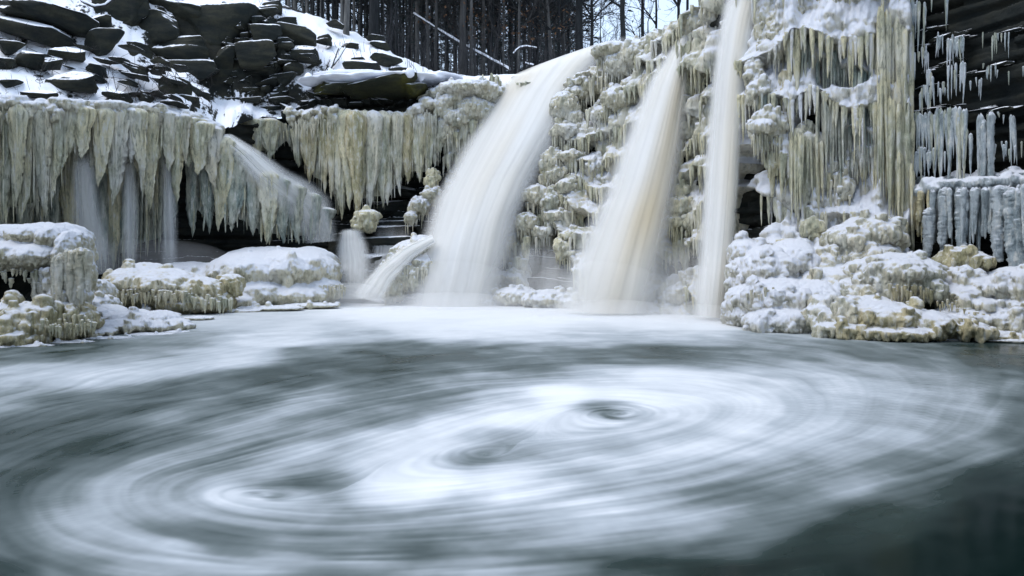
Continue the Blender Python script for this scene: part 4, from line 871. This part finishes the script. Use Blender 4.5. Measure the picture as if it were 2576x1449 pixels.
fall('thin side stream spreading over the lumpy ice apron', [(548, 345, 30.6), (590, 392, 30.4), (640, 455, 30.4), (690, 505, 30.7), (735, 550, 31.2), (770, 612, 31.8)],
     [(578, 336, 30.9), (650, 380, 30.8), (715, 428, 31.0), (775, 458, 31.6), (825, 500, 32.3), (846, 606, 32.6)], 960, 4, 0.5, 0.15, 0.4, None, 0.7, 9, 0.08, nu=60, nv=90, foot=.4)
fall('small stepped cascade beside the dark wet ledges', [(858, 576, 33.0), (850, 610, 32.8), (846, 660, 32.2), (838, 752, 30.9)], [(905, 572, 33.0), (917, 605, 32.8), (930, 660, 32.1), (938, 752, 30.7)], 970, 4, 0.5, 0.2, 0.4, None, 0.7, 6, 0.1, nu=48, nv=60, head=.1, foot=.4)
fall('fan of water sliding off the ice boulder towards the left shelf', [(1085, 590, 30.3), (1020, 615, 30.2), (950, 670, 30.0), (885, 745, 29.6)], [(1095, 610, 30.0), (1040, 650, 29.9), (990, 700, 29.5), (960, 762, 29.2)], 980, 3, 0.62, 0.1, 0.3, None, 0.6, 7, 0.08, nu=48, nv=60)
fall('veil of trickles in the hollow between the two broad waterfalls', [(1285, 600, 31.0), (1275, 660, 30.6), (1255, 765, 29.9)], [(1430, 610, 30.2), (1430, 680, 29.8), (1430, 775, 28.6)], 985, 2, 0.24, 0.1, 0.2, None, 1.2, 22, 0.1, nu=90, nv=50, head=0.35)
fall('faint veil of water behind the foot of the tallest waterfall', [(1670, 600, 25.6), (1660, 690, 25.2), (1655, 790, 24.6)], [(1760, 600, 25.2), (1760, 690, 24.8), (1760, 795, 24.2)], 987, 2, 0.24, 0.1, 0.2, None, 1.1, 16, 0.1, nu=60, nv=50, head=0.35)
fall('thin trickles over the dark wet ledges', [(945, 560, 34.6), (935, 640, 33.2), (925, 700, 32.3)], [(1030, 560, 34.4), (1025, 640, 33.2), (1000, 700, 32.2)], 988, 1, 0.4, 0.05, 0.2, None, 1.4, 14, 0.1, nu=60, nv=50, head=0.35)
for k, (a, b, c, d_) in enumerate([(180, 236, 172, 300), (305, 335, 300, 345), (405, 432, 395, 445)]):
    fall(['wide grey ribbon of water falling behind the scalloped curtain', 'narrow ribbon of water under the second scallop', 'narrow ribbon of water under the third scallop'][k],
         [(a, 385, 28.3 + .9 * k), (a, 500, 28.2 + .9 * k), (c + 8, 690, 28.1 + .9 * k)], [(b, 385, 28.3 + .9 * k), (b + 10, 500, 28.2 + .9 * k), (d_, 690, 28.0 + .9 * k)], 990 + k, 2, 0.36, 0.1, 0.4, None, 0.7, 5, 0.12, nu=40, nv=70, head=0.15)
fall('little spout running between the frozen knobs at the lip', [(1655, 110, 29.2), (1640, 160, 29.0), (1610, 210, 28.9)], [(1680, 95, 29.0), (1665, 150, 28.8), (1640, 215, 28.6)], 995, 2, 0.45, 0.05, 0.35, None, 0.6, 5, 0.08, nu=36, nv=50)

# dark wet ledges behind the small cascade
led = thing('wet_ledges', 'dark wet stepped rock ledges between the left shelf and the widest waterfall', 'rock', tuple(W(950, 740, 32)))
for (px, py, w, h, d) in [(985, 480, 130, 34, 36.0), (975, 525, 120, 36, 35.6), (985, 575, 130, 34, 35.0), (960, 615, 150, 34, 34.2), (945, 655, 160, 34, 33.6), (935, 695, 150, 36, 32.9), (920, 735, 140, 34, 32.2), (870, 620, 80, 60, 34.2), (880, 690, 100, 60, 33.2)]:
    rock_piece(px, py, w, h, d, random.uniform(-3, 3), 'shale', led, 2.2, name='ledge')

# ------------------------------------------------------------------ spray drifting where the water lands
def mist(label, prims, dens, name='mist'):
    m, nt, nd, lk, bs = nmat('spray'); nd.remove(bs)
    pv = N(nt, 'ShaderNodeVolumeScatter'); pv.inputs['Color'].default_value = (0.99, 0.99, 0.99, 1); pv.inputs['Density'].default_value = dens; pv.inputs['Anisotropy'].default_value = 0.2
    lk.new(pv.outputs[0], nd['Material Output'].inputs['Volume'])
    V = np.concatenate([ICO3_V * r + c for c, r in prims]); Fc = np.concatenate([ICO3_F + k * len(ICO3_V) for k in range(len(prims))])
    o = put(name, mesh_data(name, V, Fc), m); o['kind'] = 'stuff'; o['label'] = label; return o
ICO3_V, ICO3_F = ico(3)
mist('low spray at the foot of the widest waterfall', [B(1130, 775, 28.4, 230, 40, 2.2)], 0.15)
mist('low spray at the foot of the tan-cored waterfall', [B(1530, 795, 23.6, 210, 42, 1.9)], 0.16)
mist('low spray at the foot of the tallest waterfall', [B(1760, 805, 21.7, 150, 40, 1.4)], 0.16)
mist('drifting spray in front of the three waterfalls', [B(1130, 745, 28.2, 210, 90, 1.5), B(1500, 750, 24.2, 200, 95, 1.3), B(1760, 760, 22.0, 130, 90, 1.0)], 0.07)
mist('spray beside the left shelf', [B(880, 750, 29.2, 90, 40, 1.0)], 0.35)
mist('thin spray behind the left shelf', [B(380, 650, 28.6, 200, 50, 1.0)], 0.10)

# ------------------------------------------------------------------ rocks of the left bank
def rocks():
    # large slabs and boulders, in picture order from far left
    for r in [(350, 60, 190, 150, 35.6, 3), (520, 85, 190, 120, 36.0, 3), (560, 215, 210, 110, 35.7, 0), (290, 20, 130, 80, 34.6, 8), (620, 40, 120, 60, 37.0, 2), (440, 150, 150, 90, 35.4, 2), (660, 240, 150, 90, 35.9, 0), (200, 60, 90, 50, 33.0, 14), (40, 20, 120, 50, 32.6, 12), (450, 245, 160, 70, 33.2, 6),
              (115, 36, 225, 58, 31.5, 20), (90, 78, 205, 52, 31.2, 15), (250, 108, 78, 66, 32.2, 8), (262, 60, 60, 40, 33.2, 12), (330, 40, 120, 90, 34.8, 5), (405, 72, 132, 78, 34.8, 2), (475, 132, 145, 62, 34.6, 2), (470, 185, 150, 50, 34.6, 2),
              (480, 235, 150, 50, 33.8, 2), (450, 20, 130, 60, 35.6, 4), (573, 147, 48, 58, 35.0, 2), (640, 142, 100, 64, 34.9, 0), (665, 86, 76, 40, 35.8, 4), (717, 60, 64, 26, 37.0, 2), (755, 95, 115, 52, 36.6, 4), (772, 134, 70, 44, 36.0, 5),
              (713, 138, 40, 32, 35.9, 0), (640, 45, 60, 40, 36.6, 3), (690, 22, 60, 30, 37.6, 3), (820, 104, 42, 26, 38.0, 0), (920, 166, 96, 34, 36.6, 8), (962, 152, 70, 30, 37.4, 20), (905, 150, 34, 14, 36.8, 0), (1000, 178, 60, 18, 37.4, 12),
              (880, 120, 50, 18, 38.6, 10), (960, 112, 44, 20, 40, 16), (848, 62, 52, 16, 39.6, 12), (940, 96, 40, 12, 40.2, 10), (700, 206, 70, 32, 35.6, -3), (670, 175, 70, 30, 35.5, 0), (790, 165, 40, 14, 36.8, -30),
              (80, 152, 92, 40, 29.4, 14), (175, 134, 66, 30, 30.6, 6), (20, 120, 60, 30, 30.0, 12), (125, 165, 46, 36, 29.4, 6), (240, 176, 50, 26, 30.2, 20), (440, 222, 80, 50, 31.6, 16), (350, 178, 60, 26, 31.2, 24), (460, 260, 90, 36, 31.6, 12),
              (190, 205, 100, 50, 28.8, 4), (15, 165, 50, 30, 29.0, 5), (300, 240, 60, 26, 29.2, 14), (370, 245, 50, 24, 30.0, 20), (110, 238, 70, 22, 28.0, 6), (20, 215, 50, 22, 28.1, 3), (420, 50, 60, 30, 35.2, 3), (340, 130, 80, 40, 33.6, 10)]:
        px, py, w, h, d, t = r
        rock_piece(px, py, w, h, d, t, 'rock')
    r2 = np.random.default_rng(5)
    for _ in range(34):
        px = r2.uniform(0, 470); y = r2.uniform(np.interp(px, [0, 470], [95, 130]), 262); dd_ = np.interp(y, [60, 270], [31.6, 27.5]) + px / 470 * 2.3
        rock_piece(px, y, r2.uniform(16, 62), r2.uniform(6, 16), dd_ + 0.1, r2.normal(10, 8), 'rock', bank, 1.0)
    # stacked courses of the cliff between the boulders
    for row, y in enumerate(np.arange(40, 300, 17)):
        px = 430.0 + r2.uniform(0, 20)
        while px < 830:
            w = r2.uniform(20, 58); hi = np.interp(px, [430, 600, 700, 830], [20, 15, 70, 250]); 
            snowfield = (690 < px < 900 and 110 < y < 235 and y > np.interp(px, [690, 900], [190, 100]))
            if y > hi and not snowfield and r2.random() < 0.86:
                dep = np.interp(y, [0, 60, 150, 250, 300], [37.0, 36.3, 35.7, 35.2, 34.9]) + r2.uniform(-.25, .35)
                rock_piece(px + w / 2, y + r2.uniform(-4, 4), w, r2.uniform(14, 23), dep, r2.normal(0, 4), 'rock', bank, 1.2)
            px += w * r2.uniform(0.9, 1.15)
    # course of blocks recessed beneath the slab
    for px in np.arange(770, 1070, 26):
        rock_piece(px + r2.uniform(-6, 6), 262 + r2.uniform(-5, 8), r2.uniform(22, 40), r2.uniform(14, 24), 35.3, r2.normal(0, 3), 'shale', bank, 1.2)
rocks()
slab = thing('rock_slab', 'long mossy rock slab with a snow cap overhanging the cream icicle curtain', 'rock', tuple(W(915, 250, 34.8)))
random.seed(3)
for (px, py, w, h, d, t, mt) in [(850, 226, 150, 42, 34.7, 3, 'slab'), (975, 222, 175, 50, 34.6, -1, 'slab'), (1035, 236, 60, 30, 34.8, 4, 'slab')]:
    rock_piece(px, py, w, h, d, t, mt, slab, 2.6, yaw=4, name='slab_block')
put('snow_cap', fuse([B(800, 207, 35.0, 50, 6, 1.2), B(860, 204, 35.0, 70, 8, 1.4), B(930, 200, 35.1, 70, 8, 1.4), B(1000, 198, 35.1, 70, 7, 1.4), B(900, 192, 35.8, 120, 9, 1.2), B(1060, 200, 35.4, 60, 7, 1.3), B(1110, 197, 35.9, 60, 7, 1.2)], 0.06, 12, (.1, .2), 701, ((.8, .03),), 0), M['snow'], slab)
random.seed(9)

# ------------------------------------------------------------------ woods above the lip
def tube(P, R, ns):
    P = np.asarray(P, float); n = len(P); T = np.gradient(P, axis=0); T /= np.linalg.norm(T, axis=1, keepdims=True) + 1e-9
    up = np.where(np.abs(T[:, 2:3]) > 0.9, np.array([[1.0, 0, 0]]), np.array([[0, 0, 1.0]])); A = np.cross(T, up); A /= np.linalg.norm(A, axis=1, keepdims=True) + 1e-9; Bv = np.cross(T, A)
    a = np.arange(ns) / ns * 2 * np.pi
    V = P[:, None] + np.asarray(R)[:, None, None] * (np.cos(a)[None, :, None] * A[:, None] + np.sin(a)[None, :, None] * Bv[:, None])
    return V.reshape(-1, 3), tube_faces(n, ns)
def join(parts):
    Vs, Fs, o = [], [], 0
    for v, f in parts: Vs.append(v); Fs.append(f + o); o += len(v)
    return np.concatenate(Vs), np.concatenate(Fs)

def trunk_path(r_, H, bend):
    z = np.linspace(-0.6, H, 16); return np.stack([bend * np.cumsum(r_.normal(0, 1, 16)) / 8, bend * np.cumsum(r_.normal(0, 1, 16)) / 8, z], 1)

def bare_tree(seed, H=17, r0=0.2, first=0.28, n1=16, spread=1.0):
    r_ = np.random.default_rng(seed); P = trunk_path(r_, H, 0.35); R = r0 * np.linspace(1.05, 0.2, 16); R[0] *= 1.3
    tr = tube(P, R, 8); br = []
    def grow(p, d, L, r, lev):
        n = 6; pts = [p]; dd = d.copy()
        for _ in range(n):
            dd = dd + r_.normal(0, 0.16, 3) + np.array([0, 0, 0.07]); dd /= np.linalg.norm(dd); pts.append(pts[-1] + dd * L / n)
        br.append(tube(pts, np.linspace(r, max(r * 0.35, 0.006), n + 1), 4 if lev < 2 else 3))
        if lev < 3:
            for _ in range([5, 5, 3][lev]):
                k = r_.integers(1, n + 1); nd = (pts[k] - pts[k - 1]); nd /= np.linalg.norm(nd); nd = nd + r_.normal(0, 0.55, 3) + np.array([0, 0, 0.15]); nd /= np.linalg.norm(nd)
                grow(pts[k], nd, L * r_.uniform(.4, .65), max(r * 0.5, 0.008), lev + 1)
    for _ in range(n1):
        t = r_.uniform(first, 0.97); k = t * 15; i = int(k); p = P[i] + (P[min(i + 1, 15)] - P[i]) * (k - i); a = r_.uniform(0, 6.28)
        d = np.array([math.cos(a), math.sin(a), r_.uniform(0.25, 1.0)]); d /= np.linalg.norm(d)
        grow(p, d, H * 0.27 * (1.15 - t) * spread + 1.0, r0 * 0.4 * (1.1 - t) + 0.015, 0)
    return tr, join(br)

def conifer(seed, H=24, r0=0.2, first=0.3):
    r_ = np.random.default_rng(seed); P = trunk_path(r_, H, 0.15); tr = tube(P, r0 * np.linspace(1.05, 0.15, 16), 8); tw, nd = [], []
    for k in range(110):
        t = 0.12 + 0.86 * (k / 110) + r_.uniform(-.01, .01); z = t * H; a = r_.uniform(0, 6.28); L = (1 - t) * H * 0.16 + 0.6
        dead = t < first; p = np.array([0, 0, z]); d = np.array([math.cos(a), math.sin(a), -0.05 if not dead else -0.12]); e = p + d * L * (0.7 if dead else 1); mid = (p + e) / 2 + np.array([0, 0, 0.1 * L])
        tw.append(tube([p, mid, e], [0.025, 0.016, 0.005], 3))
        nn = 2 if dead else 34
        for _ in range(nn):
            s = r_.uniform(0.25, 1.05); c = p + d * L * s + r_.normal(0, 0.14, 3) + np.array([0, 0, -0.12 * s * L * 0.3]); w = r_.uniform(0.12, 0.34)
            u = d + r_.normal(0, 0.6, 3); u /= np.linalg.norm(u); v = np.cross(u, r_.normal(0, 1, 3)); v /= np.linalg.norm(v) + 1e-9
            nd.append(np.array([c - v * w * .22, c + u * w + np.array([0, 0, -.05]), c + v * w * .22, c - u * w * .6]))
    nd = np.array(nd); return tr, join(tw), (nd.reshape(-1, 3), np.arange(len(nd) * 4).reshape(-1, 4))

BARE = [bare_tree(s, 17 + 2 * (s % 3), 0.2, 0.2 + 0.08 * (s % 3), 15, 1.0 + 0.2 * (s % 2)) for s in range(6)]
CONI = [conifer(40 + s, 25 + 2 * s, 0.2, 0.34 + 0.09 * (s % 3)) for s in range(4)]
TM = {}
def tree_mesh(kind, k, part, mat):
    key = (kind, k, part, mat)
    if key not in TM:
        src = (BARE if kind == 'bare' else CONI)[k][part]; me = mesh_data(['trunk', 'branches', 'crown'][part], src[0], src[1], part != 2); me.materials.append(M[mat]); TM[key] = me
    return TM[key]

def floor_z(px, d):
    """height of the woodland floor behind the lip"""
    c = np.array([c[0] for c in BANK], float); zs = []
    for _, pts in BANK:
        P = np.array([W(0, p[0], p[1])[[1, 2]] for p in pts]); zs.append(np.interp(d, P[:, 0], P[:, 1]))
    return float(np.interp(px, c, zs))

def place_tree(px, d, wpx, kind, k, mat, label, lean=0.0, hs=1.0):
    z = floor_z(px, d); p = W(px, 0, d); r = wpx * d / F / 2; s = r / 0.2
    name = 'bare_tree' if kind == 'bare' else 'conifer_tree'
    root = thing(name, label, 'tree', (p[0], d, z), 'trees in the wood above the falls'); root.rotation_euler = (0, lean, random.uniform(0, 6.28) if lean == 0 else 0)
    def ch(nm, me, sc):
        o = bpy.data.objects.new(nm, me); COL.objects.link(o); o.parent = root; o.scale = sc
        if nm != 'trunk': o['kind'] = 'stuff'
        return o
    hgt = hs * max(0.75, min(1.3, s)); ch('trunk', tree_mesh(kind, k, 0, mat), (s, s, hgt))
    ch('branches', tree_mesh(kind, k, 1, 'bark' if mat != 'bark_dark' else 'bark_dark'), (hgt, hgt, hgt))
    if kind == 'conifer': ch('crown', tree_mesh(kind, k, 2, 'needles'), (hgt, hgt, hgt))
    return root

def ordinal(k):
    one = 'first second third fourth fifth sixth seventh eighth ninth tenth eleventh twelfth thirteenth fourteenth fifteenth sixteenth seventeenth eighteenth nineteenth'.split()
    tens = {20: 'twent', 30: 'thirt', 40: 'fort', 50: 'fift'}; k += 1
    if k < 20: return one[k - 1]
    t = k // 10 * 10; return tens[t] + 'ieth' if k == t else tens[t] + 'y-' + one[k - t - 1]
# trees that stand out
place_tree(871, 40.5, 15, 'bare', 0, 'bark_pale', 'pale straight trunk rooted among the snowy boulders at the top of the bank', 0.02)
place_tree(938, 45, 25, 'conifer', 0, 'bark_dark', 'thick dark conifer trunk just behind the top of the snowy bank')
place_tree(1160, 48, 19, 'bare', 1, 'bark', 'stout grey trunk standing in front of the fallen snowy log', 0.02)
place_tree(676, 42, 18, 'bare', 2, 'bark_pale', 'short pale trunk at the left end of the woodland edge')
place_tree(1457, 46, 21, 'conifer', 1, 'bark_dark', 'dark conifer at the edge of the wood beside the open sky')
place_tree(1489, 46, 10, 'bare', 3, 'bark_dark', 'slim bare tree right of the dark edge conifer')
place_tree(1565, 44, 15, 'bare', 4, 'bark_dark', 'forked bare tree standing alone against the sky above the lip')
place_tree(1616, 47, 10, 'bare', 5, 'bark_dark', 'many-branched bare tree behind the frozen knobs at the lip')
place_tree(1648, 52, 9, 'bare', 0, 'bark_dark', 'thin bare tree between the many-branched tree and the pair near the highest lip')
place_tree(1705, 46, 9, 'bare', 1, 'bark_dark', 'left one of the pair of slim bare trees near the highest lip')
place_tree(1729, 48, 9, 'bare', 2, 'bark_dark', 'right one of the pair of slim bare trees near the highest lip')
place_tree(1395, 50, 10, 'bare', 5, 'bark_pale', 'pale leaning trunk in front of the conifers', -0.07)
place_tree(1372, 52, 12, 'bare', 3, 'bark', 'grey upright trunk left of the pale leaning trunk')
# the rest of the wood, nearer rows first
r3 = np.random.default_rng(15)
for row, (d0, d1, n, wm) in enumerate([(46, 56, 34, (6, 13)), (56, 70, 44, (6, 12)), (70, 92, 34, (5, 10)), (92, 120, 20, (5, 10))]):
    for k in range(n):
        px = 650 + 800 * (k + r3.uniform(-.3, .3)) / n; d = r3.uniform(d0, d1)
        con = r3.random() < [0.3, 0.6, 0.8, 0.9][row]
        rowname = ['front rank', 'second rank', 'third rank', 'farthest rank'][row]
        place_tree(px, d, r3.uniform(*wm), 'conifer' if con else 'bare', int(r3.integers(4 if con else 6)), ['bark', 'bark_dark', 'bark_dark', 'bark_pale'][int(r3.integers(4))] if row < 2 else 'bark_dark',
                   ('dark conifer' if con else 'thin bare tree') + ', ' + ordinal(k) + ' tree from the left in the ' + rowname + ' of the wood')
for k in range(10):
    px = 1470 + 300 * (k + r3.uniform(-.4, .4)) / 10
    place_tree(px, r3.uniform(70, 105), r3.uniform(4, 7), 'bare', int(r3.integers(6)), 'bark_dark', ordinal(k) + ' from the left of the distant bare trees against the open sky')

# undergrowth: thin saplings in front of the wood
def brush(n, seed, x0, x1, d0, d1, hh, name, label, mat):
    r_ = np.random.default_rng(seed); parts = []
    for _ in range(n):
        px = r_.uniform(x0, x1); d = r_.uniform(d0, d1); b = W(px, 0, d); b[2] = floor_z(px, d) - 0.1; h = r_.uniform(*hh); l = r_.normal(0, 0.12, 2)
        P = [b, b + np.array([l[0] * h * .4 + r_.normal(0, .05), l[1] * h * .4, h * .5]), b + np.array([l[0] * h, l[1] * h, h])]
        parts.append(tube(P, [0.018, 0.012, 0.004], 3))
        for _ in range(5):
            t = r_.uniform(.3, .95); q = P[0] + (P[2] - P[0]) * t; e = q + np.array([r_.normal(0, .25), r_.normal(0, .25), r_.uniform(.1, .5)]) * h * .3
            parts.append(tube([q, (q + e) / 2 + r_.normal(0, .03, 3), e], [0.008, 0.006, 0.003], 3))
    V, Fc = join(parts); o = put(name, mesh_data(name, V, Fc), M[mat]); o['kind'] = 'stuff'; o['label'] = label
brush(330, 5, 960, 1480, 41, 52, (1.2, 4.0), 'undergrowth', 'thicket of thin leafless saplings along the woodland edge', 'brush')
brush(120, 6, 1470, 1800, 44, 60, (1.0, 4.0), 'undergrowth', 'sparse leafless saplings behind the frozen lip', 'bark_dark')
def leaves(n, seed):
    r_ = np.random.default_rng(seed); q = []
    for _ in range(60):
        c = W(r_.uniform(1080, 1480), r_.uniform(5, 110), r_.uniform(46, 58))
        for _ in range(n):
            p = c + r_.normal(0, 1, 3) * np.array([.8, .6, .35]); u = r_.normal(0, .05, 3); v = r_.normal(0, .05, 3); q.append([p - u, p - v, p + u, p + v])
    q = np.array(q).reshape(-1, 3); o = put('withered_leaves', mesh_data('withered_leaves', q, np.arange(len(q)).reshape(-1, 4), False), M['brown_leaf']); o['kind'] = 'stuff'; o['label'] = 'withered brown leaves clinging to saplings'
leaves(8, 8)

def log_thing(label, pts, r, seed, snow=True, name='fallen_log', cat='log', mat='bark'):
    P = np.array([W(*p) for p in pts]); base = P[-1]; root = thing(name, label, cat, tuple(base), None)
    t = np.linspace(0, 1, 14); s = np.linspace(0, 1, len(P)); Q = np.stack([np.interp(t, s, P[:, k]) for k in range(3)], 1)
    for _ in range(2): Q[1:-1] = (Q[:-2] + 2 * Q[1:-1] + Q[2:]) / 4
    r_ = np.random.default_rng(seed); Q[1:-1] += r_.normal(0, r * .15, (12, 3))
    V, Fc = tube(Q, r * np.linspace(0.75, 1.1, 14), 8); put('trunk', mesh_data('trunk', V, Fc), M[mat], root)
    if snow:
        V, Fc = tube(Q + np.array([0, -r * .25, r * .75]), r * np.linspace(0.75, 1.0, 14) * (0.75 + 0.4 * r_.random(14)), 8); put('snow_cap', mesh_data('snow_cap', V, Fc), M['snow'], root)
log_thing('long fallen log with a line of snow leaning through the wood', [(1041, 35, 52), (1150, 105, 50), (1240, 152, 48), (1283, 177, 47)], 0.085, 1)
log_thing('crooked snowy branch right of the fallen log', [(1291, 136, 46), (1306, 120, 46), (1325, 117, 46), (1350, 122, 46)], 0.06, 2, name='fallen_branch', cat='branch')
log_thing('short snowy stub of wood near the woodland floor', [(1322, 160, 46), (1342, 166, 46)], 0.07, 3, name='fallen_branch', cat='branch')
log_thing('bare pole lying along the top of the snowy bank', [(690, 12, 41), (735, 22, 41.5), (795, 45, 42)], 0.06, 4, False)
log_thing('dark sapling stem rising from the snowfield below the boulders', [(852, 122, 36.5), (836, 165, 36.0), (825, 200, 35.6), (815, 232, 35.2)], 0.035, 5, False, 'sapling', 'sapling')
log_thing('short thin stem beside the dark sapling', [(830, 150, 36.2), (822, 170, 36), (812, 188, 35.8)], 0.025, 6, False, 'sapling', 'sapling')
log_thing('dead stick propped on the rocks of the snowfield', [(868, 120, 37.2), (850, 150, 36.9), (825, 178, 36.6)], 0.05, 7, True, 'fallen_branch', 'branch')
log_thing('curved snowy root hanging at the top of the left bank', [(205, 2, 31.6), (235, 18, 31.4), (265, 16, 31.4), (290, -5, 31.6)], 0.06, 8, True, 'tree_root', 'root')

# twigs and dead stems sticking out of the snow on the left bank
def twigs(seed):
    r_ = np.random.default_rng(seed); parts = []
    for _ in range(120):
        px = r_.uniform(0, 540); y = r_.uniform(np.interp(px, [0, 540], [100, 190]), 270); d = np.interp(y, [80, 270], [31.3, 27.6]) + px / 540 * 2.2 - 0.1
        b = W(px, y, d); h = r_.uniform(.3, 1.3); e = b + np.array([r_.normal(0, .4), -abs(r_.normal(.1, .2)), r_.uniform(-.2, .8)]) * h; m_ = (b + e) / 2 + r_.normal(0, .12, 3)
        parts.append(tube([b, m_, e], [0.012, 0.009, 0.004], 3))
        for _ in range(3):
            e2 = m_ + (e - m_) * r_.random() + r_.normal(0, .25, 3) * h; parts.append(tube([m_, (m_ + e2) / 2 + r_.normal(0, .04, 3), e2], [0.009, .007, .003], 3))
    for _ in range(120):
        px = r_.uniform(640, 1180); d = r_.uniform(35.8, 38.8) if px < 1000 else r_.uniform(36.6, 41); b = W(px, 0, d); b[2] = floor_z(px, d); h = r_.uniform(.3, 1.0); e = b + np.array([r_.normal(0, .25), r_.normal(0, .2), r_.uniform(.5, 1)]) * h
        parts.append(tube([b, (b + e) / 2 + r_.normal(0, .06, 3), e], [0.012, .009, .003], 3))
    V, Fc = join(parts); o = put('twigs', mesh_data('twigs', V, Fc), M['twig']); o['kind'] = 'stuff'; o['label'] = 'tangle of dead twigs poking out of the snow on the bank'
twigs(3)
